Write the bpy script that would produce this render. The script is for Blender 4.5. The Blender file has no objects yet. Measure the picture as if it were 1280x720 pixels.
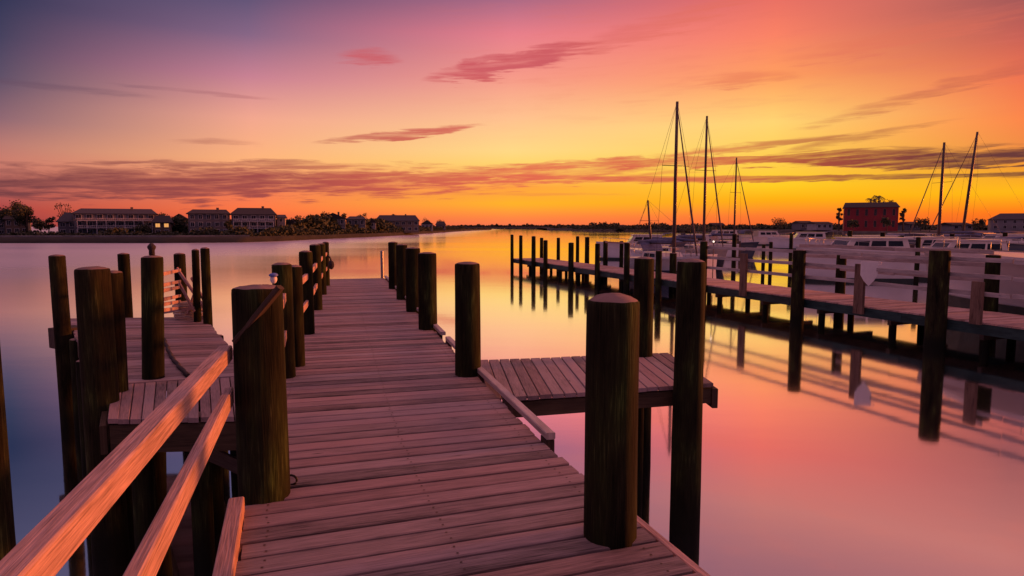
import bpy, math, random
from mathutils import Vector, Matrix, noise
R = math.radians
S = bpy.context.scene
COL = S.collection
rnd = random.Random(7)

# ------------------------------------------------------------------ camera
CZ, F, HY = 2.95, 820.0, 283.0
Q = CZ/2.1                                # scale of everything placed from the water level
PITCH = math.atan((360-HY)/F)
cam = bpy.data.cameras.new('camera'); camo = bpy.data.objects.new('camera', cam)
COL.objects.link(camo); S.camera = camo
camo.location = (0, 0, CZ); camo.rotation_euler = (R(90)-PITCH, 0, 0)
cam.sensor_width = 36; cam.lens = 36*F/1280; cam.clip_start = .05; cam.clip_end = 20000
UP = Vector((0, math.sin(PITCH), math.cos(PITCH))); FW = Vector((0, math.cos(PITCH), -math.sin(PITCH)))
def ray(px, py): return Vector((px-640, 0, 0)) + UP*(360-py) + FW*F
def P(px, py, z):
    d = ray(px, py); return Vector((0, 0, CZ)) + d*((z-CZ)/d.z)
def PD(px, py, D):
    d = ray(px, py); return Vector((0, 0, CZ)) + d*(D/d.y)
def mpp(D, py=283):                      # metres per photo pixel at distance D
    return D/ray(640, py).y

# ------------------------------------------------------------------ object helpers
def tag(o, label=None, cat=None, group=None, kind=None):
    if label: o['label'] = label
    if cat: o['category'] = cat
    if group: o['group'] = group
    if kind: o['kind'] = kind
    return o
def empty(name, loc, rz=0.0):
    o = bpy.data.objects.new(name, None); COL.objects.link(o)
    o.location = loc; o.rotation_euler = (0, 0, rz); o.empty_display_size = .2
    return o
class MB:
    def __init__(s): s.v = []; s.f = []; s.uv = []; s.t = []; s.sm = []
    def face(s, idx, uvs=None, tint=.5, smooth=False):
        s.f.append(tuple(idx)); s.uv.append(uvs or [(0, 0)]*len(idx)); s.t.append(tint); s.sm.append(smooth)
    def build(s, name, mat, parent=None, label=None):
        me = bpy.data.meshes.new(name); me.from_pydata([tuple(v) for v in s.v], [], s.f)
        uvl = me.uv_layers.new(name='UVMap'); k = 0
        for uv in s.uv:
            for u in uv: uvl.data[k].uv = u; k += 1
        at = me.attributes.new('tint', 'FLOAT', 'FACE'); at.data.foreach_set('value', s.t)
        me.polygons.foreach_set('use_smooth', s.sm)
        me.materials.append(mat); me.update()
        o = bpy.data.objects.new(name, me); COL.objects.link(o)
        if parent: o.parent = parent
        if label: o['label'] = label
        return o
    def prism(s, a, b, side, up, prof, tint=None):
        """extrude profile [(side,up)] from a to b"""
        tint = rnd.random() if tint is None else tint
        a = Vector(a); b = Vector(b); L = (b-a).length; n = len(prof); k = len(s.v)
        for p in (a, b):
            for (x, y) in prof: s.v.append(p + side*x + up*y)
        u0 = rnd.random()*50; v0 = rnd.random()*50; acc = 0
        for i in range(n):
            j = (i+1) % n
            e = math.dist(prof[i], prof[j])
            s.face((k+i, k+j, k+n+j, k+n+i), [(u0, v0+acc), (u0, v0+acc+e), (u0+L, v0+acc+e), (u0+L, v0+acc)], tint)
            acc += e
        s.face(list(range(k+n-1, k-1, -1)), [(u0+prof[i][1]*.1, v0+prof[i][0]) for i in range(n-1, -1, -1)], tint)
        s.face(list(range(k+n, k+2*n)), [(u0+prof[i][1]*.1, v0+prof[i][0]) for i in range(n)], tint)
    def beam(s, a, b, w, h, c=.004, tint=None, upv=(0, 0, 1)):
        """beam centred sideways, a/b at the TOP centre"""
        a = Vector(a); b = Vector(b); d = (b-a).normalized(); side = d.cross(Vector(upv)).normalized(); up = side.cross(d)
        c = min(c, w*.3, h*.3)
        prof = [(-w/2, -h+c), (-w/2, -c), (-w/2+c, 0), (w/2-c, 0), (w/2, -c), (w/2, -h+c), (w/2-c, -h), (-w/2+c, -h)]
        s.prism(a, b, side, up, prof[::-1], tint)
    def quadplank(s, c00, c01, c11, c10, th, c=.004, tint=None):
        """c00->c01 is the length, c00->c10 the width (top corners)"""
        tint = rnd.random() if tint is None else tint
        A, B, C2, D2 = map(Vector, (c00, c01, c11, c10)); k = len(s.v)
        wa = (D2-A).normalized()*c; wb = (C2-B).normalized()*c
        dz = Vector((0, 0, -c)); tz = Vector((0, 0, -th))
        ring0 = [A+tz, A+dz, A+wa, D2-wa, D2+dz, D2+tz]; ring1 = [B+tz, B+dz, B+wb, C2-wb, C2+dz, C2+tz]
        s.v += ring0 + ring1; L = (B-A).length; W = (D2-A).length
        u0 = rnd.random()*50; v0 = rnd.random()*50
        vs = [0, th, th+c, th+W-c, th+W, 2*th+W, 2*th+2*W]
        for i in range(6):
            j = (i+1) % 6
            s.face((k+i, k+j, k+6+j, k+6+i), [(u0, v0+vs[i]), (u0, v0+vs[i+1]), (u0+L, v0+vs[i+1]), (u0+L, v0+vs[i])], tint)
        s.face([k+i for i in range(5, -1, -1)], [(u0, v0+vs[i]) for i in range(5, -1, -1)], tint)
        s.face([k+6+i for i in range(6)], [(u0, v0+vs[i]) for i in range(6)], tint)
    def box(s, x0, x1, y0, y1, z0, z1, tint=None):
        s.prism((x0, (y0+y1)/2, z0), (x1, (y0+y1)/2, z0), Vector((0, 1, 0)), Vector((0, 0, 1)),
                [(-(y1-y0)/2, 0), ((y1-y0)/2, 0), ((y1-y0)/2, z1-z0), (-(y1-y0)/2, z1-z0)][::-1], .5 if tint is None else tint)
    def tube(s, pts, r, n=6, tint=.5, close=True):
        pts = [Vector(p) for p in pts]; rs = r if isinstance(r, (list, tuple)) else [r]*len(pts)
        k = len(s.v); u = 0
        for i, p in enumerate(pts):
            d = (pts[min(i+1, len(pts)-1)]-pts[max(i-1, 0)]).normalized()
            a = d.cross(Vector((0, 0, 1)) if abs(d.z) < .9 else Vector((1, 0, 0))).normalized(); b = d.cross(a)
            for j in range(n):
                t = 2*math.pi*j/n; s.v.append(p + (a*math.cos(t)+b*math.sin(t))*rs[i])
        for i in range(len(pts)-1):
            L = (pts[i+1]-pts[i]).length
            for j in range(n):
                q = (j+1) % n; a0 = k+i*n
                c = 2*math.pi*max(rs[i], .001)/n
                s.face((a0+j, a0+q, a0+n+q, a0+n+j), [(u, j*c), (u, (j+1)*c), (u+L, (j+1)*c), (u+L, j*c)], tint, True)
            u += L
        if close:
            s.face([k+j for j in range(n-1, -1, -1)], None, tint); m = k+(len(pts)-1)*n
            s.face([m+j for j in range(n)], None, tint)
    def piling(s, base, top, r0, r1, seg=28, rings=16, seed=0, dome=.02):
        """weathered round timber with an uneven side, checks and a worn top"""
        base = Vector(base); top = Vector(top); L = (top-base).length; k = len(s.v); o = Vector((seed*7.3, seed*3.1, 0))
        cracks = [random.Random(seed*13+q).random()*2*math.pi for q in range(3)]
        hs = [i/rings for i in range(rings)] + [1-.03/L, 1-.008/L, 1]
        for i, h in enumerate(hs):
            c = base.lerp(top, h) if h < 1 else top
            for j in range(seg):
                t = 2*math.pi*j/seg; dx, dy = math.cos(t), math.sin(t)
                r = r0+(r1-r0)*h
                r *= 1 + .045*noise.noise(Vector((dx*1.1, dy*1.1, h*L*.6))+o) + .02*noise.noise(Vector((dx*4, dy*4, h*L*1.5))+o)
                for cr in cracks:
                    d = abs((t-cr+math.pi) % (2*math.pi)-math.pi)
                    if d < .13: r *= 1-.06*(1-d/.13)*(.4+.6*abs(noise.noise(Vector((cr, h*3, seed)))))*1.6
                zz = 0
                if i == len(hs)-2: r *= .985
                if i == len(hs)-1: r *= .93; zz = .006*noise.noise(Vector((dx*2, dy*2, seed)))
                s.v.append(c + Vector((dx*r, dy*r, zz)))
        n = len(hs); cc = 2*math.pi*r0/seg
        for i in range(n-1):
            for j in range(seg):
                q = (j+1) % seg; a0 = k+i*seg
                s.face((a0+j, a0+q, a0+seg+q, a0+seg+j), [(hs[i]*L+seed, j*cc), (hs[i]*L+seed, (j+1)*cc), (hs[i+1]*L+seed, (j+1)*cc), (hs[i+1]*L+seed, j*cc)], .3, True)
        # domed top
        prev = k+(n-1)*seg
        for fr, dz in ((.7, dome*.5), (.35, dome*.85)):
            kk = len(s.v)
            for j in range(seg):
                t = 2*math.pi*j/seg
                s.v.append(top + Vector((math.cos(t)*r1*fr, math.sin(t)*r1*fr, dz+.006*noise.noise(Vector((math.cos(t)*3*fr, math.sin(t)*3*fr, seed+2))))))
            for j in range(seg):
                q = (j+1) % seg
                s.face((prev+j, prev+q, kk+q, kk+j), [(math.cos(2*math.pi*x/seg)*r1*g, math.sin(2*math.pi*x/seg)*r1*g) for x, g in ((j, 1), (q, 1), (q, fr), (j, fr))], 1.0, True)
            prev = kk
        kk = len(s.v); s.v.append(top+Vector((0, 0, dome)))
        for j in range(seg): s.face((prev+j, prev+(j+1) % seg, kk), None, 1.0, True)
    def ico(s, c, r, sc=(1, 1, 1), seg=10, rings=6, tint=.5):
        c = Vector(c); k = len(s.v)
        for i in range(1, rings):
            a = math.pi*i/rings
            for j in range(seg):
                t = 2*math.pi*j/seg; s.v.append(c+Vector((math.sin(a)*math.cos(t)*r*sc[0], math.sin(a)*math.sin(t)*r*sc[1], math.cos(a)*r*sc[2])))
        tp = len(s.v); s.v.append(c+Vector((0, 0, r*sc[2]))); s.v.append(c-Vector((0, 0, r*sc[2])))
        for i in range(rings-2):
            for j in range(seg):
                q = (j+1) % seg; a0 = k+i*seg; s.face((a0+j, a0+seg+j, a0+seg+q, a0+q), None, tint, True)
        for j in range(seg):
            q = (j+1) % seg; s.face((tp, k+j, k+q), None, tint, True); a0 = k+(rings-2)*seg; s.face((tp+1, a0+q, a0+j), None, tint, True)

# ------------------------------------------------------------------ materials
def newmat(name):
    m = bpy.data.materials.new(name); m.use_nodes = True; nt = m.node_tree
    b = nt.nodes['Principled BSDF']; return m, nt, b
def N(nt, t, **kw):
    n = nt.nodes.new(t)
    for k, v in kw.items(): setattr(n, k, v)
    return n
def ramp(nt, fac, stops):
    r = N(nt, 'ShaderNodeValToRGB'); el = r.color_ramp.elements
    while len(el) < len(stops): el.new(.5)
    for e, (p, c) in zip(el, stops): e.position = p; e.color = (*c, 1)
    nt.links.new(fac, r.inputs[0]); return r.outputs[0]
def mathn(nt, op, a, b=None, c=None, clamp=False):
    n = N(nt, 'ShaderNodeMath', operation=op); n.use_clamp = clamp
    for i, x in enumerate((a, b, c)):
        if x is None: continue
        if hasattr(x, 'links'): nt.links.new(x, n.inputs[i])
        else: n.inputs[i].default_value = x
    return n.outputs[0]
def wood(name, dark, light, rough=.75, stretch=26, bump=.35, wet=False, endc=None, var=.5, blotch=.7, fine=.45, hi=1.35, moss=None, spec=.25):
    m, nt, b = newmat(name); L = nt.links.new
    uv = N(nt, 'ShaderNodeUVMap'); mp = N(nt, 'ShaderNodeMapping'); L(uv.outputs[0], mp.inputs[0]); mp.inputs['Scale'].default_value = (1.6, stretch, 1)
    n1 = N(nt, 'ShaderNodeTexNoise'); L(mp.outputs[0], n1.inputs['Vector']); n1.inputs['Scale'].default_value = 1.6; n1.inputs['Detail'].default_value = 8; n1.inputs['Roughness'].default_value = .65; n1.inputs['Distortion'].default_value = .6
    mp2 = N(nt, 'ShaderNodeMapping'); L(uv.outputs[0], mp2.inputs[0]); mp2.inputs['Scale'].default_value = (6, 150, 1)
    n2 = N(nt, 'ShaderNodeTexNoise'); L(mp2.outputs[0], n2.inputs['Vector']); n2.inputs['Scale'].default_value = 1; n2.inputs['Detail'].default_value = 4
    mp3 = N(nt, 'ShaderNodeMapping'); L(uv.outputs[0], mp3.inputs[0]); mp3.inputs['Scale'].default_value = (1.1, 3.2, 1)
    n3 = N(nt, 'ShaderNodeTexNoise'); L(mp3.outputs[0], n3.inputs['Vector']); n3.inputs['Scale'].default_value = 1.4; n3.inputs['Detail'].default_value = 5
    f = mathn(nt, 'MULTIPLY_ADD', n2.outputs[0], fine, mathn(nt, 'MULTIPLY', n1.outputs[0], 1.05-fine))
    at = N(nt, 'ShaderNodeAttribute'); at.attribute_name = 'tint'
    f = mathn(nt, 'ADD', f, mathn(nt, 'MULTIPLY_ADD', at.outputs['Fac'], var, -.5*var))
    f = mathn(nt, 'ADD', f, mathn(nt, 'MULTIPLY_ADD', n3.outputs[0], blotch, -.5*blotch))
    c = ramp(nt, f, [(.22, tuple(x*.35 for x in dark)), (.36, dark), (.62, light), (.85, tuple(min(1, x*hi) for x in light))])
    kn = N(nt, 'ShaderNodeTexVoronoi'); mk = N(nt, 'ShaderNodeMapping'); L(uv.outputs[0], mk.inputs[0]); mk.inputs['Scale'].default_value = (1.6, 7, 1); L(mk.outputs[0], kn.inputs['Vector']); kn.inputs['Scale'].default_value = 1.0
    km = N(nt, 'ShaderNodeMix', data_type='RGBA'); L(mathn(nt, 'MULTIPLY_ADD', kn.outputs['Distance'], -16, 1.25, clamp=True), km.inputs[0]); L(c, km.inputs[6]); km.inputs[7].default_value = (*[x*.35 for x in dark], 1); c = km.outputs[2]
    # hue drift between boards
    hs = N(nt, 'ShaderNodeHueSaturation'); L(c, hs.inputs['Color'])
    hf = mathn(nt, 'FRACT', mathn(nt, 'MULTIPLY', at.outputs['Fac'], 7.31))
    L(mathn(nt, 'MULTIPLY_ADD', hf, .5, .75), hs.inputs['Saturation']); L(mathn(nt, 'MULTIPLY_ADD', hf, .03, .485), hs.inputs['Hue'])
    c = hs.outputs[0]
    if moss:
        mx = N(nt, 'ShaderNodeMix', data_type='RGBA'); L(mathn(nt, 'MULTIPLY_ADD', n3.outputs[0], 3.2, -1.35, clamp=True), mx.inputs[0]); L(c, mx.inputs[6])
        mg = N(nt, 'ShaderNodeMix', data_type='RGBA', blend_type='MULTIPLY'); mg.inputs[0].default_value = 1; L(c, mg.inputs[6]); mg.inputs[7].default_value = (*moss, 1)
        L(mg.outputs[2], mx.inputs[7]); c = mx.outputs[2]
    if endc:
        g = mathn(nt, 'GREATER_THAN', at.outputs['Fac'], .95); mx = N(nt, 'ShaderNodeMix', data_type='RGBA'); L(g, mx.inputs[0]); L(c, mx.inputs[6]); mx.inputs[7].default_value = (*endc, 1); 
        mu = N(nt, 'ShaderNodeMix', data_type='RGBA', blend_type='MULTIPLY'); mu.inputs[0].default_value = .6; L(mx.outputs[2], mu.inputs[6])
        L(ramp(nt, n3.outputs[0], [(.3, (.35, .35, .35)), (.65, (1, 1, 1))]), mu.inputs[7]); c = mu.outputs[2]
    if wet:
        ge = N(nt, 'ShaderNodeNewGeometry'); sx = N(nt, 'ShaderNodeSeparateXYZ'); L(ge.outputs['Position'], sx.inputs[0])
        wz = mathn(nt, 'ADD', sx.outputs[2], mathn(nt, 'MULTIPLY', n3.outputs[0], -.25))
        w = N(nt, 'ShaderNodeMapRange'); L(wz, w.inputs[0]); w.inputs[1].default_value = .02; w.inputs[2].default_value = .28; w.inputs[3].default_value = 1; w.inputs[4].default_value = 0
        mx = N(nt, 'ShaderNodeMix', data_type='RGBA'); L(w.outputs[0], mx.inputs[0]); L(c, mx.inputs[6]); mx.inputs[7].default_value = (.012, .014, .010, 1); c = mx.outputs[2]
    L(c, b.inputs['Base Color']); b.inputs['Roughness'].default_value = rough; b.inputs['Specular IOR Level'].default_value = spec
    bp = N(nt, 'ShaderNodeBump'); bp.inputs['Strength'].default_value = bump; bp.inputs['Distance'].default_value = .006
    L(f, bp.inputs['Height']); L(bp.outputs[0], b.inputs['Normal'])
    return m
def plain(name, col, rough=.6, metal=0, ns=6.0, var=.25, bump=0, emit=None, es=1):
    m, nt, b = newmat(name); L = nt.links.new
    tc = N(nt, 'ShaderNodeTexCoord'); n1 = N(nt, 'ShaderNodeTexNoise'); L(tc.outputs['Object'], n1.inputs['Vector']); n1.inputs['Scale'].default_value = ns; n1.inputs['Detail'].default_value = 6
    c = ramp(nt, n1.outputs[0], [(.3, tuple(x*(1-var) for x in col)), (.7, tuple(min(1, x*(1+var)) for x in col))])
    L(c, b.inputs['Base Color']); b.inputs['Roughness'].default_value = rough; b.inputs['Metallic'].default_value = metal
    if bump:
        bp = N(nt, 'ShaderNodeBump'); bp.inputs['Strength'].default_value = bump; bp.inputs['Distance'].default_value = .02; L(n1.outputs[0], bp.inputs['Height']); L(bp.outputs[0], b.inputs['Normal'])
    if emit: b.inputs['Emission Color'].default_value = (*emit, 1); b.inputs['Emission Strength'].default_value = es
    return m
M = {}
M['deck'] = wood('weathered_deck_wood', (.18, .14, .145), (.33, .25, .26), .7, 20, .7, var=.42, blotch=.45, fine=.55, hi=1.2)
M['rail'] = wood('bare_rail_wood', (.20, .125, .11), (.50, .31, .27), .7, 46, .8, var=.1, blotch=.35, fine=.62, hi=1.2)
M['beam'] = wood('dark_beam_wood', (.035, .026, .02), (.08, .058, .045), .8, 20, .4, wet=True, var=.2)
M['pile'] = wood('creosoted_piling_wood', (.008, .010, .005), (.030, .031, .015), .85, 24, 1.0, wet=True, endc=(.26, .19, .18), var=.0, hi=4.2, moss=(.75, 1.25, .55), spec=.08, fine=.5)
M['pile2'] = wood('brown_piling_wood', (.009, .010, .005), (.042, .035, .017), .85, 24, 1.0, wet=True, endc=(.22, .16, .15), var=.0, hi=4.0, moss=(.7, 1.15, .5), spec=.08, fine=.5)
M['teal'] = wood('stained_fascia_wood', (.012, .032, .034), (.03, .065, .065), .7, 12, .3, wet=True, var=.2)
M['pierdeck'] = wood('pier_deck_wood', (.28, .17, .15), (.50, .33, .29), .7, 18, .3, var=.25)
M['whiterail'] = wood('greyed_white_rail_wood', (.26, .23, .23), (.46, .41, .41), .6, 24, .3, var=.1)
M['postwood'] = wood('brown_post_wood', (.08, .05, .04), (.19, .125, .10), .8, 20, .4, var=.1)
M['rope'] = plain('pale_rope', (.62, .50, .40), .9, ns=60, bump=.5)
M['darkrope'] = plain('dark_rope', (.03, .025, .03), .9, ns=60, bump=.5)
M['metal'] = plain('galvanised_metal', (.35, .35, .36), .4, .9, ns=30)
M['hull'] = plain('white_hull_paint', (.66, .66, .70), .22, ns=1.2, var=.06)
M['hull2'] = plain('cream_hull_paint', (.66, .62, .60), .25, ns=1.2, var=.08)
M['hullblue'] = plain('slate_hull_paint', (.05, .07, .11), .25, ns=1.2, var=.1)
M['antifoul'] = plain('antifouling_paint', (.02, .04, .04), .6, ns=4)
M['glass'] = plain('dark_cabin_glass', (.015, .018, .022), .08, ns=2)
M['darkiron'] = plain('rusted_iron', (.06, .035, .025), .6, .5, ns=40)
M['canvas'] = plain('blue_canvas', (.10, .12, .22), .85, ns=8, bump=.3)
M['sail'] = plain('furled_sailcloth', (.08, .06, .07), .8, ns=10)
M['mast'] = plain('mast_alloy', (.07, .05, .05), .45, .3, ns=10)
M['whitepl'] = plain('white_plastic', (.8, .78, .78), .5, ns=9, var=.05)
M['bluepl'] = plain('blue_plastic', (.10, .16, .5), .5, ns=9)
M['wallw'] = plain('pale_siding', (.26, .25, .28), .8, ns=.6, var=.15)
M['wallg'] = plain('grey_siding', (.12, .12, .15), .8, ns=.6, var=.15)
M['wallt'] = plain('tan_siding', (.16, .12, .10), .8, ns=.6, var=.15)
M['wallr'] = plain('red_painted_wall', (.20, .012, .022), .7, ns=.6, var=.2)
M['trim'] = plain('white_trim', (.66, .63, .66), .6, ns=2, var=.08)
M['roof'] = plain('dark_shingles', (.022, .02, .026), .9, ns=3, var=.3, bump=.4)
M['roof2'] = plain('slate_shingles', (.035, .036, .052), .9, ns=3, var=.3, bump=.4)
M['winglass'] = plain('window_glass', (.02, .02, .03), .1, ns=.5)
M['lit'] = plain('lit_window_glass', (.5, .3, .1), .4, ns=.5, emit=(1, .45, .12), es=.8)
M['leaf'] = plain('dark_foliage', (.045, .055, .03), .8, ns=1.5, var=.5)
M['leaf2'] = plain('olive_foliage', (.07, .065, .035), .8, ns=1.5, var=.5)
M['bark'] = plain('bark', (.06, .045, .035), .9, ns=6, var=.3)
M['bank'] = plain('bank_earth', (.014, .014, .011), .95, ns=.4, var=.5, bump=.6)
M['concrete'] = plain('seawall_concrete', (.22, .21, .22), .85, ns=.5, var=.3)
M['lampglow'] = plain('lamp_glow', (.9, .85, .8), .4, ns=3, emit=(1, .8, .62), es=1.6)

# water: long-exposure smooth, strongly reflecting
def water_mat():
    m, nt, b = newmat('still_bay_water'); L = nt.links.new; nt.nodes.remove(b)
    out = nt.nodes['Material Output']
    g = N(nt, 'ShaderNodeBsdfGlossy'); g.inputs['Color'].default_value = (1, .98, .97, 1)
    d = N(nt, 'ShaderNodeBsdfDiffuse'); d.inputs['Color'].default_value = (.02, .025, .04, 1)
    mix = N(nt, 'ShaderNodeMixShader')
    lw = N(nt, 'ShaderNodeLayerWeight'); lw.inputs[0].default_value = .5
    mr = N(nt, 'ShaderNodeMapRange'); L(lw.outputs['Facing'], mr.inputs[0]); mr.inputs[1].default_value = .2; mr.inputs[2].default_value = .62; mr.inputs[3].default_value = .5; mr.inputs[4].default_value = .99
    L(mr.outputs[0], mix.inputs[0]); L(d.outputs[0], mix.inputs[1]); L(g.outputs[0], mix.inputs[2]); L(mix.outputs[0], out.inputs[0])
    ge = N(nt, 'ShaderNodeNewGeometry'); mp = N(nt, 'ShaderNodeMapping'); L(ge.outputs['Position'], mp.inputs[0]); mp.inputs['Scale'].default_value = (.35, .9, 1)
    n1 = N(nt, 'ShaderNodeTexNoise'); L(mp.outputs[0], n1.inputs['Vector']); n1.inputs['Scale'].default_value = 1.2; n1.inputs['Detail'].default_value = 3
    bp = N(nt, 'ShaderNodeBump'); bp.inputs['Strength'].default_value = .05; bp.inputs['Distance'].default_value = .03; L(n1.outputs[0], bp.inputs['Height'])
    L(bp.outputs[0], g.inputs['Normal'])
    mp2 = N(nt, 'ShaderNodeMapping'); L(ge.outputs['Position'], mp2.inputs[0]); mp2.inputs['Scale'].default_value = (.012, .05, 1)
    n2 = N(nt, 'ShaderNodeTexNoise'); L(mp2.outputs[0], n2.inputs['Vector']); n2.inputs['Scale'].default_value = 1; n2.inputs['Detail'].default_value = 4
    r = N(nt, 'ShaderNodeMapRange'); L(n2.outputs[0], r.inputs[0]); r.inputs[1].default_value = .35; r.inputs[2].default_value = .65; r.inputs[3].default_value = .035; r.inputs[4].default_value = .09
    sy = N(nt, 'ShaderNodeSeparateXYZ'); L(ge.outputs['Position'], sy.inputs[0])
    wv = N(nt, 'ShaderNodeMapRange'); wv.interpolation_type = 'SMOOTHSTEP'; L(mathn(nt, 'MULTIPLY', sy.outputs[0], -1.0), wv.inputs[0])
    wv.inputs[1].default_value = 4; wv.inputs[2].default_value = 45; wv.inputs[3].default_value = 0; wv.inputs[4].default_value = .26
    L(mathn(nt, 'ADD', r.outputs[0], wv.outputs[0]), g.inputs['Roughness'])
    return m
M['water'] = water_mat()

# ------------------------------------------------------------------ sky
SUN_AZ, SUN_EL = 71.0, 5.0
def s2l(c):
    return tuple((x/255/12.92 if x/255 <= .04045 else ((x/255+.055)/1.055)**2.4) for x in c)
w = bpy.data.worlds.new('World'); S.world = w; w.use_nodes = True
nt = w.node_tree; L = nt.links.new
for n in list(nt.nodes): nt.nodes.remove(n)
out = N(nt, 'ShaderNodeOutputWorld'); tc = N(nt, 'ShaderNodeTexCoord'); sx = N(nt, 'ShaderNodeSeparateXYZ')
nrm = N(nt, 'ShaderNodeVectorMath', operation='NORMALIZE'); L(tc.outputs['Generated'], nrm.inputs[0]); L(nrm.outputs[0], sx.inputs[0])
X, Y, Z = sx.outputs
az = mathn(nt, 'MULTIPLY', mathn(nt, 'ARCTAN2', X, Y), 180/math.pi)
el = mathn(nt, 'MULTIPLY', mathn(nt, 'ARCSINE', Z), 180/math.pi)
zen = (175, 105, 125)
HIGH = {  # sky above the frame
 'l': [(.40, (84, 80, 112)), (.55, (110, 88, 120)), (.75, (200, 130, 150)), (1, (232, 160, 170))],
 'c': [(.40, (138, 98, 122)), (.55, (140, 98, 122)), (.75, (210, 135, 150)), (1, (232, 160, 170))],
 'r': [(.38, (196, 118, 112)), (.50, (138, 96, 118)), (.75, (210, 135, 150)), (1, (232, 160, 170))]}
cols = [
 (-38, 0, 'l', [(283, (150, 62, 66)), (262, (172, 66, 66)), (245, (175, 84, 82)), (200, (200, 122, 108)), (180, (182, 118, 112)), (150, (138, 98, 112)), (100, (82, 72, 100)), (50, (52, 56, 88)), (0, (36, 44, 78))]),
 (-21.3, 320, 'l', [(283, (225, 85, 62)), (262, (255, 118, 68)), (240, (245, 125, 85)), (200, (254, 178, 122)), (150, (242, 166, 142)), (100, (200, 128, 146)), (50, (134, 100, 132)), (0, (88, 78, 114))]),
 (0, 640, 'c', [(283, (248, 118, 78)), (272, (255, 134, 66)), (255, (255, 178, 38)), (235, (255, 160, 62)), (205, (255, 212, 108)), (190, (255, 216, 132)), (150, (255, 192, 142)), (100, (246, 152, 136)), (50, (232, 126, 138)), (0, (152, 98, 130))]),
 (21.3, 960, 'r', [(283, (244, 100, 46)), (270, (252, 120, 46)), (250, (255, 172, 6)), (232, (255, 205, 28)), (190, (255, 206, 84)), (155, (255, 212, 112)), (100, (255, 156, 92)), (50, (250, 128, 98)), (0, (230, 106, 96))]),
 (38, 1280, 'r', [(283, (236, 92, 34)), (265, (252, 118, 18)), (240, (255, 182, 6)), (210, (240, 150, 40)), (180, (238, 132, 62)), (150, (250, 126, 66)), (100, (238, 106, 72)), (50, (196, 88, 80)), (0, (150, 78, 82))]),
]
def colramp(px, key, stops, kk=1):
    hyp = math.hypot(F, px-640)
    st = []
    for y, c in stops:
        e = math.atan((HY-y)*.995/hyp); st.append((math.sin(e), s2l(c)))
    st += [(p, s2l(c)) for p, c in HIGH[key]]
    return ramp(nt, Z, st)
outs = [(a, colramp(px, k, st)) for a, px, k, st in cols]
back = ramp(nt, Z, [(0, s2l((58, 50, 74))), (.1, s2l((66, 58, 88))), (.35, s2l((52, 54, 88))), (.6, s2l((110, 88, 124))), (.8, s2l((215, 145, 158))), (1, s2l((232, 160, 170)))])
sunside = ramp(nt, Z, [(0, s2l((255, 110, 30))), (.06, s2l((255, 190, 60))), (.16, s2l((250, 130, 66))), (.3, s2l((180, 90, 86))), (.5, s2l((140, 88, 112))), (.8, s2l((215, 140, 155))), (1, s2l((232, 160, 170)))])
def mixc(f, a, b):
    m = N(nt, 'ShaderNodeMix', data_type='RGBA')
    if hasattr(f, 'links'): L(f, m.inputs[0])
    else: m.inputs[0].default_value = f
    for i, x in ((6, a), (7, b)):
        if hasattr(x, 'links'): L(x, m.inputs[i])
        else: m.inputs[i].default_value = (*x, 1)
    return m.outputs[2]
def step(v, a, b, t='LINEAR'):
    m = N(nt, 'ShaderNodeMapRange'); m.interpolation_type = t; L(v, m.inputs[0]); m.inputs[1].default_value = a; m.inputs[2].default_value = b; return m.outputs[0]
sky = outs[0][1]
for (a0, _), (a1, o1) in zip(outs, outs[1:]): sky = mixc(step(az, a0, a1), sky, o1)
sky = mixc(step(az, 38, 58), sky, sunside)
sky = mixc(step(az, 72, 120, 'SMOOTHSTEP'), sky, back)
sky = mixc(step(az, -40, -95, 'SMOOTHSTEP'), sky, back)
# clouds: flattened streaks
cv = N(nt, 'ShaderNodeCombineXYZ'); L(mathn(nt, 'MULTIPLY', az, .11), cv.inputs[0]); L(mathn(nt, 'MULTIPLY', el, .85), cv.inputs[1])
cn = N(nt, 'ShaderNodeTexNoise'); L(cv.outputs[0], cn.inputs['Vector']); cn.inputs['Scale'].default_value = 1.5; cn.inputs['Detail'].default_value = 7; cn.inputs['Roughness'].default_value = .58; cn.inputs['Distortion'].default_value = .5
nz = mathn(nt, 'SUBTRACT', cn.outputs[0], .5)
cv2 = N(nt, 'ShaderNodeCombineXYZ'); L(mathn(nt, 'MULTIPLY', az, .25), cv2.inputs[0]); L(mathn(nt, 'MULTIPLY_ADD', el, 3.2, mathn(nt, 'MULTIPLY', az, -.12)), cv2.inputs[1])
cn2 = N(nt, 'ShaderNodeTexNoise'); L(cv2.outputs[0], cn2.inputs['Vector']); cn2.inputs['Scale'].default_value = 1.0; cn2.inputs['Detail'].default_value = 6; cn2.inputs['Roughness'].default_value = .6
nz2 = mathn(nt, 'SUBTRACT', cn2.outputs[0], .5)
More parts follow.
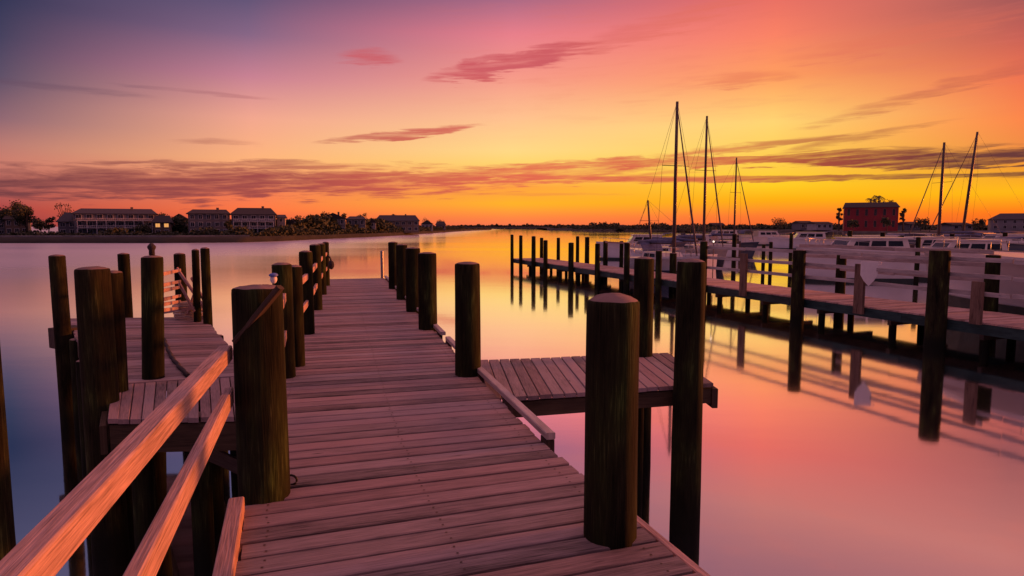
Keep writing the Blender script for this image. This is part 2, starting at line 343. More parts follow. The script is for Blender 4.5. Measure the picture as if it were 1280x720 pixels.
def band(a0, e0, aw, ew, slope, k, soft=1.0, namp=1.0, curve=0.0):
    da = mathn(nt, 'SUBTRACT', az, a0)
    ee = mathn(nt, 'SUBTRACT', el, e0); ee = mathn(nt, 'SUBTRACT', ee, mathn(nt, 'MULTIPLY', da, slope))
    if curve: ee = mathn(nt, 'SUBTRACT', ee, mathn(nt, 'MULTIPLY', mathn(nt, 'MULTIPLY', da, da), curve))
    ee = mathn(nt, 'ADD', ee, mathn(nt, 'MULTIPLY', nz, namp*ew*2.6)); ee = mathn(nt, 'ADD', ee, mathn(nt, 'MULTIPLY', nz2, namp*ew*1.6))
    q = mathn(nt, 'DIVIDE', ee, ew); q = mathn(nt, 'MULTIPLY', q, q); p = mathn(nt, 'DIVIDE', da, aw); p = mathn(nt, 'MULTIPLY', p, p)
    v = mathn(nt, 'SUBTRACT', 1.0, mathn(nt, 'ADD', p, q))
    v = mathn(nt, 'ADD', v, mathn(nt, 'MULTIPLY', nz2, 1.4))
    tex = mathn(nt, 'MULTIPLY_ADD', nz2, 1.9, .84, clamp=True)
    return mathn(nt, 'MULTIPLY', mathn(nt, 'MULTIPLY', step(v, 0, soft, 'SMOOTHSTEP'), k), tex)
bands = [band(-26, 3.2, 34, 1.4, .03, .95, .95, .9), band(-6, 4.2, 24, .95, .02, .8, 1.0, 1.3), band(-22, 4.9, 14, .4, .02, .7, .9, 1.6),
         band(16, 5.35, 22, .5, .012, .9, .6, 1.1), band(36, 4.75, 15, .62, -.02, 1, .5, .7), band(20, 3.85, 30, .27, -.018, .85, .6, .8), band(20, 6.4, 9, .35, .07, .7, .8, 1.1),
         band(9, 3.9, 16, .28, -.01, .55, .9, 1), band(2, 2.75, 9, .16, .0, .3, .9, .8),
         band(0, 13.6, 8.0, .95, .2, .95, .7, 1.0), band(-9.5, 7.7, 7.6, .42, .12, .9, .7, 1.0), band(-12, 13.7, 3.0, .85, .0, .8, 1.0, .6),
         band(19.5, 11.6, 4.4, .8, -.05, .45, 1.0, .9), band(27, 6.6, 7, .35, .15, .6, 1, .9), band(-24, 6.6, 4, .3, .0, .4, 1, .9),
         band(-34, 9.7, 7, .35, -.02, .35, 1, .6), band(-25, 10.2, 7, .2, -.02, .3, 1, .6), band(33, 9.8, 11, .6, .22, .5, 1.0, .9), band(10, 15.5, 12, 1.0, .25, .4, 1.0, .9), band(30, 13.5, 10, .9, .1, .35, 1.1, 1)]
mask = bands[0]
for bnd in bands[1:]:
    mask = mathn(nt, 'SUBTRACT', 1.0, mathn(nt, 'MULTIPLY', mathn(nt, 'SUBTRACT', 1.0, mask), mathn(nt, 'SUBTRACT', 1.0, bnd)))
# cloud colour: dusky on the left, coral in the middle, dark plum at the right
cc = mixc(step(az, -38, -14), s2l((112, 58, 66)), s2l((172, 74, 72)))
cc = mixc(step(az, -18, 0), cc, s2l((226, 100, 76)))
cc = mixc(step(az, 4, 24), cc, s2l((196, 84, 58)))
cc = mixc(step(az, 18, 34), cc, s2l((98, 42, 48)))
cc = mixc(step(el, 6, 13), cc, mixc(step(az, 3, 16), s2l((204, 88, 96)), s2l((226, 108, 84))))
cc = mixc(mathn(nt, 'MULTIPLY', step(az, -14, -30), step(el, 6, 9)), cc, s2l((100, 70, 92)))
sky = mixc(mask, sky, cc)
# faint high veil
veil = step(mathn(nt, 'ADD', nz, mathn(nt, 'MULTIPLY', nz2, .6)), -.03, .24, 'SMOOTHSTEP'); veil = mathn(nt, 'MULTIPLY', veil, mathn(nt, 'MULTIPLY', mathn(nt, 'MULTIPLY', step(el, 6, 12), step(az, -12, 8)), .18))
sky = mixc(veil, sky, s2l((224, 112, 96)))
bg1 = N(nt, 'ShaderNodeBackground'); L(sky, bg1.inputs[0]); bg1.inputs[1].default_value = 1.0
ns = N(nt, 'ShaderNodeTexSky'); ns.sky_type = 'NISHITA'; ns.sun_disc = False; ns.sun_elevation = R(SUN_EL); ns.sun_rotation = R(SUN_AZ)
bg2 = N(nt, 'ShaderNodeBackground'); L(ns.outputs[0], bg2.inputs[0]); bg2.inputs[1].default_value = .004
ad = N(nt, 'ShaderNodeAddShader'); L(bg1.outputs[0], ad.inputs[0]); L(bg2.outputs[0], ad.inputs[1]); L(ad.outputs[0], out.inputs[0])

sl = bpy.data.lights.new('sun', 'SUN'); sl.energy = 5.0; sl.angle = R(6); sl.color = (1, .22, .045)
so = bpy.data.objects.new('sun', sl); COL.objects.link(so)
sd = Vector((math.sin(R(SUN_AZ))*math.cos(R(SUN_EL)), math.cos(R(SUN_AZ))*math.cos(R(SUN_EL)), math.sin(R(SUN_EL))))
so.rotation_euler = sd.to_track_quat('Z', 'Y').to_euler()
S.view_settings.view_transform = 'Standard'; S.view_settings.look = 'None'; S.view_settings.exposure = 0; S.view_settings.gamma = 1

# ------------------------------------------------------------------ water and seabed-free ground
mb = MB(); a = 6000
mb.v = [Vector((-a, -a, 0)), Vector((a, -a, 0)), Vector((a, a, 0)), Vector((-a, a, 0))]; mb.face((0, 1, 2, 3))
tag(mb.build('water', M['water']), kind='structure')

# ------------------------------------------------------------------ main dock
DZ = 1.40; W = 1.96
def rot(d, deg):
    a = R(deg); return Vector((math.sin(a), math.cos(a), 0))
K = Vector((.149, 4.81, DZ))              # right edge kink
d_far = Vector((math.sin(R(-15)), math.cos(R(-15)), 0)); d_near = Vector((math.sin(R(-19)), math.cos(R(-19)), 0))
def right_edge(s):                        # s=0 at kink
    # smooth bend over +-1 m
    if s >= 1: return K + d_far*s, -15.0
    if s <= -1: return K + d_near*s, -19.0
    t = (s+1)/2; p0 = K+d_near*-1; p2 = K+d_far
    return p0*(1-t)**2 + K*2*t*(1-t) + p2*t*t, -19+4*t
def edge_pts(s, off=0.0):
    p, a = right_edge(s); n = Vector((-math.cos(R(a)), math.sin(R(a)), 0)); return p, p+n*W, n, Vector((math.sin(R(a)), math.cos(R(a)), 0))
s_end = (P(480, 347.5, DZ)-K).dot(d_far)
dock = tag(empty('wooden_dock', K), 'long weathered plank dock running out to open water between two rows of round pilings', 'dock')
dock_inv = Matrix.Translation(-K)
def rel(o, root):                          # parent while keeping the place
    o.parent = root; o.matrix_parent_inverse = root.matrix_world.inverted() if False else Matrix.Translation(-root.location)
    return o
def rp(mb, name, mat, root, label=None):
    o = mb.build(name, mat, None, label)
    if root.rotation_euler.z == 0:
        for v in o.data.vertices: v.co -= root.location
    o.parent = root
    return o
mb = MB(); s = -6.5; pitch = .157
while s < s_end:
    g = .020+rnd.random()*.008; s1 = min(s+pitch, s_end)
    r0, l0, n0, _ = edge_pts(s+g); r1, l1, n1, _ = edge_pts(s1)
    j0 = rnd.uniform(-.012, .012); j1 = rnd.uniform(-.012, .012); dz = Vector((0, 0, rnd.uniform(-.0025, .0025))); dz2 = Vector((0, 0, rnd.uniform(-.0025, .0025)))
    mb.quadplank(l0+n0*j0+dz, r0-n0*j1+dz2, r1-n1*j1+dz2, l1+n1*j0+dz, .038, .006, min(1, max(0, rnd.gauss(.5, .27))))
    s += pitch
rp(mb, 'deck_boards', M['deck'], dock)
# nail heads
mb = MB(); s = -6.5
while s < 9:
    for fr in (.06, .5, .94):
        for q in (.3, .72):
            r0, l0, n0, _ = edge_pts(s+pitch*q); c = r0.lerp(l0, fr+rnd.uniform(-.004, .004)) + Vector((rnd.uniform(-.006, .006), 0, .0035))
            k = len(mb.v)
            for j in range(6): mb.v.append(c+Vector((math.cos(j*math.pi/3)*.007, math.sin(j*math.pi/3)*.007, 0)))
            mb.face(list(range(k, k+6)))
    s += pitch
rp(mb, 'nail_heads', plain('rusty_nail', (.05, .03, .025), .6, ns=50), dock)['kind'] = 'stuff'
# stringers below, edge fascias
mbs = [MB(), MB(), MB()]
for i, off in enumerate((.06, W/2, W-.06)):
    ss = -6.5
    while ss < s_end-.01:
        e = min(ss+1.0, s_end); r0, l0, n0, _ = edge_pts(ss); r1, l1, n1, _ = edge_pts(e)
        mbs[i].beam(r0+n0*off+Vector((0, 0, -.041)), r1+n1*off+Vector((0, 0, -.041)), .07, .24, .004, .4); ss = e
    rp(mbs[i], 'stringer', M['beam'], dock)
# cross caps
ss = -5.0
while ss < s_end:
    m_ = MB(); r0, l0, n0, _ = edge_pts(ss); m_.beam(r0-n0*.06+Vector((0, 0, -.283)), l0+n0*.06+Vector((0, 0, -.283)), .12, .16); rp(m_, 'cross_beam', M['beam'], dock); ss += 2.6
# edge trim under right edge near
m_ = MB(); r0, _, n0, _ = edge_pts(-6.5); r1, _, n1, _ = edge_pts(-.9)
m_.beam(r0-n0*.035+Vector((0, 0, -.012)), r1-n1*.035+Vector((0, 0, -.012)), .045, .19, .005, .7); rp(m_, 'edge_board', M['rail'], dock)
# left kerb beam (near)
m_ = MB(); _, l0, n0, _ = edge_pts(-6.5); _, l1, n1, _ = edge_pts(-.75)
m_.beam(l0+n0*.06+Vector((0, 0, .075)), l1+n1*.045+Vector((0, 0, .075)), .08, .2, .006, .6); rp(m_, 'kerb_beam', M['rail'], dock)
m_ = MB(); _, l0, n0, _ = edge_pts(.4); _, l1, n1, _ = edge_pts(s_end)
m_.beam(l0+n0*.06+Vector((0, 0, .075)), l1+n1*.05+Vector((0, 0, .075)), .08, .2, .006, .6); rp(m_, 'kerb_beam', M['rail'], dock)
# right raised toe rail
def toe(p0, p1):
    m_ = MB(); a_ = P(*p0, DZ)+Vector((0, 0, .10)); b_ = P(*p1, DZ)+Vector((0, 0, .10)); m_.beam(a_, b_, .075, .055, .006, .8)
    o = rp(m_, 'toe_rail', M['whiterail'], dock); n = max(2, int((b_-a_).length/1.1))
    for i in range(n+1):
        t = min(max(i/n, .04), .96); c = a_.lerp(b_, t); d = (b_-a_).normalized()*.07; q = MB(); q.beam(c-d-Vector((0, 0, .058)), c+d-Vector((0, 0, .058)), .07, .10); oo = rp(q, 'rail_block', M['beam'], dock)
    return o
pe, _, ne, _ = edge_pts(s_end-.1)
def toe_w(s0, s1, off=.0):
    r0, _, n0, _ = edge_pts(s0); r1, _, n1, _ = edge_pts(s1)
    m_ = MB(); z = Vector((0, 0, .085)); a_ = r0-n0*off+z; b_ = r1-n1*off+z; m_.beam(a_, b_, .07, .05, .006, .8); rp(m_, 'toe_rail', M['whiterail'], dock)
    n = max(2, int((b_-a_).length/1.2))
    for i in range(n+1):
        c = a_.lerp(b_, min(max(i/n, .03), .97)); d = (b_-a_).normalized()*.06; q = MB(); q.beam(c-d-Vector((0, 0, .053)), c+d-Vector((0, 0, .053)), .065, .16); rp(q, 'rail_block', M['beam'], dock)
s_toe = (P(683, 556, DZ)-K).dot(d_near)
toe_w(max(s_toe, -1), 2.05, .03); toe_w(2.45, 4.0, .03); toe_w(4.4, s_end-.1, .03)

# ------------------------------------------------------------------ pilings
def piling(pxb, pyb, zb, wpx, pytop, label, group=None, pxt=None, mat='pile', seg=28, name='dock_piling', D=None, zbot=-.7, dome=.02, cat='piling', taper=.96):
    b = P(pxb, pyb, zb) if D is None else Vector((PD(pxb, 300, D).x, D, zb))
    Dd = b.y
    t = PD(pxt if pxt is not None else pxb, pytop, Dd)
    if pxt is None:                       # keep it plumb
        t.x = b.x
    r = wpx/2*mpp(Dd, 360)*1.0
    # extend base down along the same line
    dirv = (t-b) if (t-b).length > .1 else Vector((0, 0, 1)); k = (zbot-b.z)/dirv.z; bb = b+dirv*k
    root_mb = MB(); sd = int(abs(pxb)*3+wpx) % 97
    root_mb.piling(bb, t-Vector((0, 0, dome)), r*1.05, r*taper, seg, 18 if seg > 20 else 8, sd, dome)
    o = root_mb.build(name, M[mat])
    for v in o.data.vertices: v.co -= bb
    o.location = bb
    tag(o, label, cat, group)
    return o, b, t, r
GL = 'pilings along the left side of the main dock'; GR = 'pilings along the right side of the main dock'
pa = piling(331, 618, DZ, 62, 356, 'thick near piling on the left edge of the main dock, where the bare rails end', GL, seg=48, dome=.015)
pb = piling(357, 471, DZ, 25, 328, 'piling half hidden behind a slimmer one, second on the left side of the main dock', GL)
pc = piling(371, 457, DZ, 21, 331, 'slim piling half covering another one, third on the left side of the main dock', GL)
pd = piling(385, 417, DZ, 17, 313, 'olive brown piling midway along the left side of the main dock', GL)
pe_ = piling(396, 387, DZ, 14, 305, 'narrow piling on the left side of the main dock, third from its far end', GL)
pf = piling(403, 368, DZ, 11, 304, 'narrow piling on the left side of the main dock, next to the last one', GL)
pg = piling(408.5, 357, DZ, 8, 302, 'last narrow piling at the far left corner of the main dock', GL)
qa = piling(762, 668, DZ, 70, 366, 'thick foreground piling with a pale rounded top at the right edge of the main dock', GR, seg=48, dome=.035, taper=.93)
qb = piling(585, 468, DZ, 33, 327, 'thick piling with an orange lit side where the right side landing meets the main dock', GR, seg=40)
qc = piling(535, 411, DZ, 24, 315, 'dark piling standing clear of the others midway along the right side of the main dock', GR, seg=32)
qd = piling(517, 389, DZ, 19, 309, 'dark piling on the right side of the main dock, fourth from the near end', GR)
qe = piling(503, 374, DZ, 15, 305, 'dark piling in the tight far right row of the main dock, next to last', GR)
qf = piling(492, 361, DZ, 12, 302, 'last dark piling at the far right corner of the main dock', GR)
m_ = MB(); Db = qb[1].y; x_r = PD(593, 400, Db).x
m_.beam(Vector((x_r, Db-.03, DZ-.25)), Vector((x_r, Db-.03, qb[2].z-.03)), .07, .12, .006, .6, upv=(.75, -.65, 0)); o = m_.build('side_board', M['rail'])
for v in o.data.vertices: v.co -= qb[0].location
o.parent = qb[0]
# small pole at far end
o, *_ = piling(478, 347, DZ, 4, 313, 'thin ladder pole at the far dock end, left of the last right piling', None, name='ladder_pole', cat='pole', seg=10, mat='metal')

# ------------------------------------------------------------------ hand rails of the main dock (left)
def railrun(name, label, pts, w_, h_, mat='rail', group=None):
    root = MB()
    for a_, b_ in zip(pts, pts[1:]): root.beam(a_, b_, w_, h_, .006, .55)
    o = root.build(name, M[mat]); l0 = Vector(pts[0])
    for v in o.data.vertices: v.co -= l0
    o.location = l0; tag(o, label, 'rail', group); return o
dr = Vector((math.sin(R(-15.2)), math.cos(R(-15.2)), 0))
ur = P(262, 452, DZ+.88); lr = P(278, 500, DZ+.64)
near_u = P(5, 716, DZ+.88)
du = (ur-near_u).normalized(); near_l = P(165, 716, DZ+.64); dl = (lr-near_l).normalized()
ua = pa[1]
def along(p, d, y): return p + d*((y-p.y)/d.y)
railrun('hand_rail', 'bare wood upper hand rail from the bottom left corner up to the thick near piling', [along(ur, du, -2), along(ur, du, pa[1].y-.02)], .072, .085, group='bare wood rails of the main dock')
railrun('hand_rail', 'bare wood lower rail beneath the thicker top one, ending at the thick near piling', [along(lr, dl, -2), along(lr, dl, pa[1].y-.02)], .046, .095, group='bare wood rails of the main dock')
off = Vector((-.966, -.259, 0))
def through(z, k):
    return [Vector((p[1].x+k*p[3], p[1].y, z)) for p in (pa, pb, pd, pe_, pf, pg)]
railrun('hand_rail', 'upper rail showing in the gaps between the row of left pilings of the main dock', through(DZ+.88, .1), .05, .085, group='bare wood rails of the main dock')
railrun('hand_rail', 'lower rail showing in the gaps between the row of left pilings of the main dock', through(DZ+.50, .1), .04, .085, group='bare wood rails of the main dock')
# batten following the rail across the face of the near piling
m_ = MB(); fd = pa[1].y-pa[3]-.03
a_ = PD(291, 428, fd+.05); b_ = PD(347, 359, fd-.0); m_.beam(a_, b_, .03, .05, .006, .2, upv=(0, -1, .35))
o = m_.build('batten', M['beam']); tag(o, 'dark batten nailed slantwise across the upper face of the thick near left piling', 'batten')
for v in o.data.vertices: v.co -= a_
o.location = a_
def bolts(po, lst):
    for (px, py) in lst:
        q = PD(px, py, po[1].y-po[3]-.004); m_ = MB(); m_.tube([(0, 0, 0), (0, -.012, 0)], .016, 6, .5); m_.tube([(0, .002, 0), (0, -.003, 0)], .026, 12, .5)
        o = m_.build('bolt', M['darkiron']); o.location = q-po[0].location; o.parent = po[0]
# blue and white cap / rag at rail end
c = PD(342, 349, pa[1].y+.5); r_ = empty('plastic_float', c); tag(r_, 'small blue and white float hanging behind the top of the thick near left piling', 'float')
m_ = MB(); m_.ico((0, 0, 0), .022, (1, 1, 1.3), 14, 8); m_.build('float_body', M['whitepl'], r_)
m_ = MB(); m_.ico((0, 0, .026), .024, (1.2, 1.2, .6), 14, 8); m_.build('float_cap', M['bluepl'], r_)
# dark cleat blob on last left post
c = P(413, 358, DZ); m_ = MB(); D_ = c.y
q = PD(414, 331, D_); m_.ico((0, 0, 0), .10, (.8, .8, 1.2), 10, 8); m_.tube([(0, 0, .1), (-.03, 0, .2), (-.12, 0, .26)], .02)
o = m_.build('fender', M['darkrope']); o.location = q; tag(o, 'small dark fender hanging on the inner side of the far left corner piling', 'fender')
# coil hook at foot of near piling
m_ = MB(); c = P(364, 606, DZ); pts = [(0+.035*math.cos(t), 0, .03+.03*math.sin(t)) for t in [i*math.pi*1.4/10-1.6 for i in range(11)]]
m_.tube(pts, .007, 8); o = m_.build('iron_hook', plain('black_iron', (.02, .02, .02), .5, .6)); o.location = c; tag(o, 'small black iron hook at the foot of the thick near left piling', 'hook')

# ------------------------------------------------------------------ right landing (finger)
def deckquad(root, nl, nr, fr, fl, z, n, along_u=True, mat='deck', th=.04):
    """boards between four pixel corners; boards run from near edge to far edge, n of them"""
    A, B, C2, D2 = P(*nl, z), P(*nr, z), P(*fr, z), P(*fl, z)
    m_ = MB()
    for i in range(n):
        t0, t1 = i/n, (i+1)/n-.085/n
        dz = Vector((0, 0, rnd.uniform(-.003, .003))); e = Vector((0, rnd.uniform(-.015, .015), 0))
        m_.quadplank(A.lerp(B, t0)+dz+e, D2.lerp(C2, t0)+dz, D2.lerp(C2, t1)+dz, A.lerp(B, t1)+dz+e, th, .005)
    rp(m_, 'deck_boards', M[mat], root); return A, B, C2, D2
r_ = tag(empty('side_landing', P(625, 495, 0)), 'small plank landing branching off the right side of the main dock behind the foreground piling', 'landing')
A, B, C2, D2 = deckquad(r_, (612, 498), (893, 479), (836, 441), (598, 450), DZ-.012, 19)
dn = Vector((0, 0, -.056))
m_ = MB(); i_ = Vector((0, .05, 0)); m_.beam(A+dn+i_, B+dn+i_, .06, .15, .005, .4); rp(m_, 'front_beam', M['beam'], r_)
m_ = MB(); m_.beam(D2+dn-i_, C2+dn-i_, .06, .2, .005, .4); rp(m_, 'back_beam', M['beam'], r_)
m_ = MB(); m_.beam(B+dn+Vector((.01, 0, 0)), C2+dn+Vector((.01, 0, 0)), .06, .2, .005, .5); rp(m_, 'end_beam', M['beam'], r_)
m_ = MB(); m_.beam(A.lerp(B, .5)+dn+i_*1.7, D2.lerp(C2, .5)+dn-i_*1.7, .06, .2, .005, .5); rp(m_, 'joist', M['beam'], r_)
for px, py, w_ in ((803, 484, 11),):
    b_ = P(px, py, DZ-.1); m_ = MB(); m_.piling((b_.x, b_.y+.25, -.7), (b_.x, b_.y+.25, DZ-.1), .075, .07, 16, 6, 3); rp(m_, 'support_post', M['pile'], r_)
piling(803, 443, DZ, 25, 321, 'dark piling at the far edge of the right landing, just right of the foreground piling', 'pilings of the right landing')
piling(865, 300, 0, 37, 323, 'tall dark piling with a pale top at the outer corner of the right landing', 'pilings of the right landing', D=B.y-.22, seg=36, dome=.03)

# ------------------------------------------------------------------ left landing and left pier
r_ = tag(empty('side_landing', P(200, 520, 0)), 'plank landing joining the left side of the main dock, behind the bare rails', 'landing')
A, B, C2, D2 = deckquad(r_, (134, 524), (322, 520), (312, 466), (140, 481), DZ-.012, 13)
m_ = MB(); m_.beam(A+dn+i_, B+dn+i_, .06, .24, .005, .4); rp(m_, 'front_beam', M['beam'], r_)
m_ = MB(); m_.beam(A+dn-Vector((.04, 0, 0)), D2+dn-Vector((.04, 0, 0)), .05, .24, .005, .4); rp(m_, 'end_beam', M['beam'], r_)
for t, yy in ((.12, .2), (.5, .25), (.86, .2), (.3, 1.0), (.75, .95)):
    b_ = A.lerp(B, t); m_ = MB(); m_.piling((b_.x, b_.y+yy, -.7), (b_.x, b_.y+yy, DZ-.06), .09, .085, 14, 6, int(t*50)); rp(m_, 'support_post', M['pile'], r_)
m_ = MB(); b1 = A.lerp(B, .5)+Vector((0, .2, -.25)); b2 = A.lerp(B, .98)+Vector((0, .2, -.55)); m_.beam(b1, b2, .04, .12); rp(m_, 'brace', M['beam'], r_)
r_ = tag(empty('side_pier', P(200, 430, 0)), 'short plank pier angling away left, a tangle of pale boards at its far end', 'pier')
FL, FR, NR, NL = P(86, 398, DZ), P(254, 396, DZ), P(318, 468, DZ), P(118, 481, DZ)
m_ = MB(); n = 30
for i in range(n):
    t0, t1 = i/n, (i+.93)/n; dz = Vector((rnd.uniform(-.02, .02), 0, rnd.uniform(-.003, .003)))
    m_.quadplank(NL.lerp(FL, t0)+dz, NR.lerp(FR, t0)+dz, NR.lerp(FR, t1)+dz, NL.lerp(FL, t1)+dz, .04, .005)
rp(m_, 'deck_boards', M['deck'], r_)
dn2 = Vector((0, 0, -.043))
for u, v in ((NL, FL), (NR, FR), (NL.lerp(NR, .5), FL.lerp(FR, .5))):
    m_ = MB(); ins = Vector((.05 if u is NL else (-.05 if u is NR else 0), 0, 0)); m_.beam(u+dn2+ins, v+dn2+ins, .06, .24, .005, .4); rp(m_, 'stringer', M['beam'], r_)
m_ = MB(); cpt = PD(80, 413, FL.y-1.7)
m_.beam(PD(66, 411, 9.6), PD(98, 407, 9.9), .3, .30, .01, .3); rp(m_, 'cross_beam', M['beam'], r_)
for t in (.3, .62, .95):
    for u, v in ((NL, FL), (NR, FR)):
        b_ = u.lerp(v, t); m_ = MB(); m_.piling((b_.x, b_.y, -.7), (b_.x, b_.y, DZ-.05), .09, .085, 14, 6, int(t*40)); rp(m_, 'support_post', M['pile'], r_)
GP = 'pilings around the left pier'
piling(72, 300, 0, 19, 318, 'brown piling standing in the water left of the side pier', GP, D=9.4, pxt=71, mat='pile2')
piling(115, 300, 0, 41, 333, 'thick dark piling with a worn orange right edge, nearest one of the left pier', GP, D=5.75, pxt=115, seg=40, mat='pile2')
piling(147, 487, DZ, 27, 338, 'tilted olive piling tucked behind the thick dark piling of the left pier', GP, pxt=141, mat='pile2', taper=.8)
piling(158.5, 394, DZ, 14, 316, 'black piling at the far left corner of the left pier', GP)
p5 = piling(192, 472, DZ, 26, 319, 'green black piling on the boards of the left pier with a dark knob on top', GP, pxt=190)
p6 = piling(228, 396, DZ, 14, 316, 'short piling at the far end of the left pier where the pale rails end', GP)
p7 = piling(247, 402, DZ, 9, 311, 'slim leaning piling at the far left pier end, right of the short railed one', GP, pxt=244)
p8 = piling(260, 404, DZ, 11, 309, 'slim piling at the far right corner of the left pier', GP, pxt=256)
piling(-41, 300, 0, 52, 392, 'orange lit piling cut off by the left edge of the photo', GP, D=4.25, mat='pile2', seg=40)
c = p5[2].copy(); m_ = MB(); m_.tube([(0, 0, 0), (0, 0, .05), (0, 0, .075), (0, 0, .09), (0, 0, .12)], [.028, .028, .04, .04, .015], 14)
o = m_.build('post_knob', M['darkrope']); o.location = c; tag(o, 'small dark knob on top of the green black piling of the left pier', 'knob')

# pale ropes
def rope(label, pts, r=.014, mat='rope', group=None, sag=.03, cat='rope'):
    pp = []
    for a_, b_ in zip(pts, pts[1:]):
        for i in range(8):
            t = i/8; q = a_.lerp(b_, t); q.z -= sag*4*t*(1-t)*(b_-a_).length; q.x += .01*math.sin(i*2.1); pp.append(q)
    pp.append(pts[-1]); m_ = MB(); m_.tube(pp, r, 8)
    o = m_.build('mooring_rope', M[mat]); 
    for v in o.data.vertices: v.co -= pp[0]
    o.location = pp[0]; tag(o, label, cat, group); return o
D6 = p6[1].y; D5 = p5[1].y
def q_(px, py, t=0.0): return PD(px, py, D5+(D6-D5)*t)
rows = [(341, 336, 'topmost'), (355, 350, 'second'), (362, 357, 'third'), (373, 368, 'fourth'), (379, 375, 'fifth'), (386, 383, 'lowest')]
def stick(label, a_, b_, w_=.035, h_=.05, group=None):
    m_ = MB(); m_.beam(a_, b_, w_, h_, .004, .7); o = m_.build('weathered_rail', M['rail'])
    for v in o.data.vertices: v.co -= a_
    o.location = a_; tag(o, label, 'rail', group)
for ya, yb, nm in rows:
    stick(f'{nm} of the pale rails between the green black piling and the short far one', q_(198, ya, .1), q_(225, yb, .96), .03, .045, 'pale rails between two pilings of the left pier')
for (pts, nm) in (([(222, 334), (259, 388)], 'longest slanting pale board leaning down from the short far piling of the left pier'),
                  ([(240, 346), (262, 386)], 'right hand slanting pale board beside the slim leaning piling of the left pier'),
                  ([(224, 352), (244, 388)], 'short slanting pale board crossing low on the short far piling'),
                  ([(247, 352), (233, 392)], 'pale board slanting the other way, crossing the longest one'),
                  ([(202, 389), (242, 383)], 'pale board lying low along the far edge of the left pier')):
    stick(nm, q_(*pts[0], .93), q_(*pts[1], .86), .03, .05, 'tangled pale boards at the far end of the left pier')
# rope heap
m_ = MB(); c = P(246, 397, DZ); rr = random.Random(3); pts = []
for i in range(70):
    t = i*.55; pts.append((.20*math.cos(t)*(1+.3*rr.random()), .16*math.sin(t)*(1+.3*rr.random()), .03+i*.0038+.02*rr.random()))
m_.tube(pts, .02, 7); o = m_.build('rope_heap', M['rope']); o.location = c+Vector((0, -.25, 0)); tag(o, 'heap of pale rope on the boards at the far right corner of the left pier', 'rope')
rope('dark mooring line lying slack across the boards of the left pier', [P(205, 424, DZ+.04), P(214, 446, DZ+.02), P(231, 466, DZ+.02), P(236, 470, DZ+.02)], .022, 'darkrope', sag=0)

# ------------------------------------------------------------------ right pier
PZ = .525*Q
pn = P(1280, 410, PZ); pf_ = P(640, 323, PZ); pd_ = (pf_-pn).normalized(); pn_perp = Vector((-pd_.y, pd_.x, 0))*-1   # towards the right/back
if pn_perp.x < 0: pn_perp = -pn_perp
PW = 1.55*Q; Lp = (pf_-pn).length; start = -5.0
pier = tag(empty('long_pier', pn), 'long railed plank pier with dark teal edge boards crossing the right side of the photo', 'pier')
m_ = MB(); s = start
while s < Lp:
    a_ = pn+pd_*(s+.008); b_ = pn+pd_*min(s+.15, Lp); dz = Vector((0, 0, rnd.uniform(-.002, .002)))
    e = pd_*0; j = pn_perp*rnd.uniform(-.01, .01)
    m_.quadplank(a_+j+dz, a_+pn_perp*PW+j+dz, b_+pn_perp*PW+j+dz, b_+j+dz, .04, .005); s += .15
rp(m_, 'deck_boards', M['pierdeck'], pier)
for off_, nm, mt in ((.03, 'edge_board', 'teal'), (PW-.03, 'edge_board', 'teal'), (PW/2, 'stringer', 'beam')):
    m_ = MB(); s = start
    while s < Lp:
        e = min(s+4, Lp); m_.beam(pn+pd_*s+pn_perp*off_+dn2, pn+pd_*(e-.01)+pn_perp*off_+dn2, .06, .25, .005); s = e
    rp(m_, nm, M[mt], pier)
def on_row(px, offp):                     # where the view line at px crosses a row parallel to the pier
    o0 = pn + pn_perp*offp; k = (px-640)/mpp_inv
    return o0
def rowpos(px, offp):
    o0 = pn+pn_perp*offp; d0 = ray(px, 300); kx = d0.x/d0.y
    # o0.x + t*pd.x = kx*(o0.y+t*pd.y)
    t = (kx*o0.y-o0.x)/(pd_.x-kx*pd_.y); return o0+pd_*t
GN = 'pilings on the near side of the long right pier'; GB = 'pilings on the back side of the long right pier'
def ppost(px, wpx, ytop, label, offp=-.16, grp=GN, mat='pile', seg=20, taper=.95):
    q = rowpos(px, offp); r = wpx/2*mpp(q.y, 330); top = PD(px, ytop, q.y); m_ = MB()
    m_.piling((q.x, q.y, -.7), (q.x, q.y, top.z-.02), r*1.03, r*taper, seg, 8, int(px) % 61, .02)
    o = m_.build('pier_piling', M[mat])
    for v in o.data.vertices: v.co -= Vector((q.x, q.y, -.7))
    o.location = (q.x, q.y, -.7); tag(o, label, 'piling', grp); return q, top
near = [(640, 4.2, 293, 'outermost thin piling at the far left end of the long right pier'),
        (651, 4.6, 294, 'second thin piling from the outer end of the long right pier'),
        (667, 5.5, 295, 'third and darkest piling from the outer end of the long right pier'),
        (682, 5.5, 300, 'piling standing close in front of another near the outer end of the long right pier'),
        (714, 7.0, 303, 'stout short piling of the long right pier, left of where its boards widen'),
        (747, 6.5, 304, 'slim piling in front of the edge board in the outer part of the long pier'),
        (784, 7.5, 303, 'piling of the long right pier just left of the one on the right landing'),
        (824, 8, 313, 'dark piling of the long right pier seen between the two pilings of the right landing'),
        (880, 9.5, 301, 'slim dark piling of the long right pier just right of the outer landing piling'),
        (1000, 16, 312, 'piling of the long right pier left of the pale hull, where the rails are bolted'),
        (1176, 24, 312, 'thickest dark piling of the long right pier, between the two pale hulls')]
for a_ in near: ppost(*a_, mat='pile2' if a_[0] > 990 else 'pile')
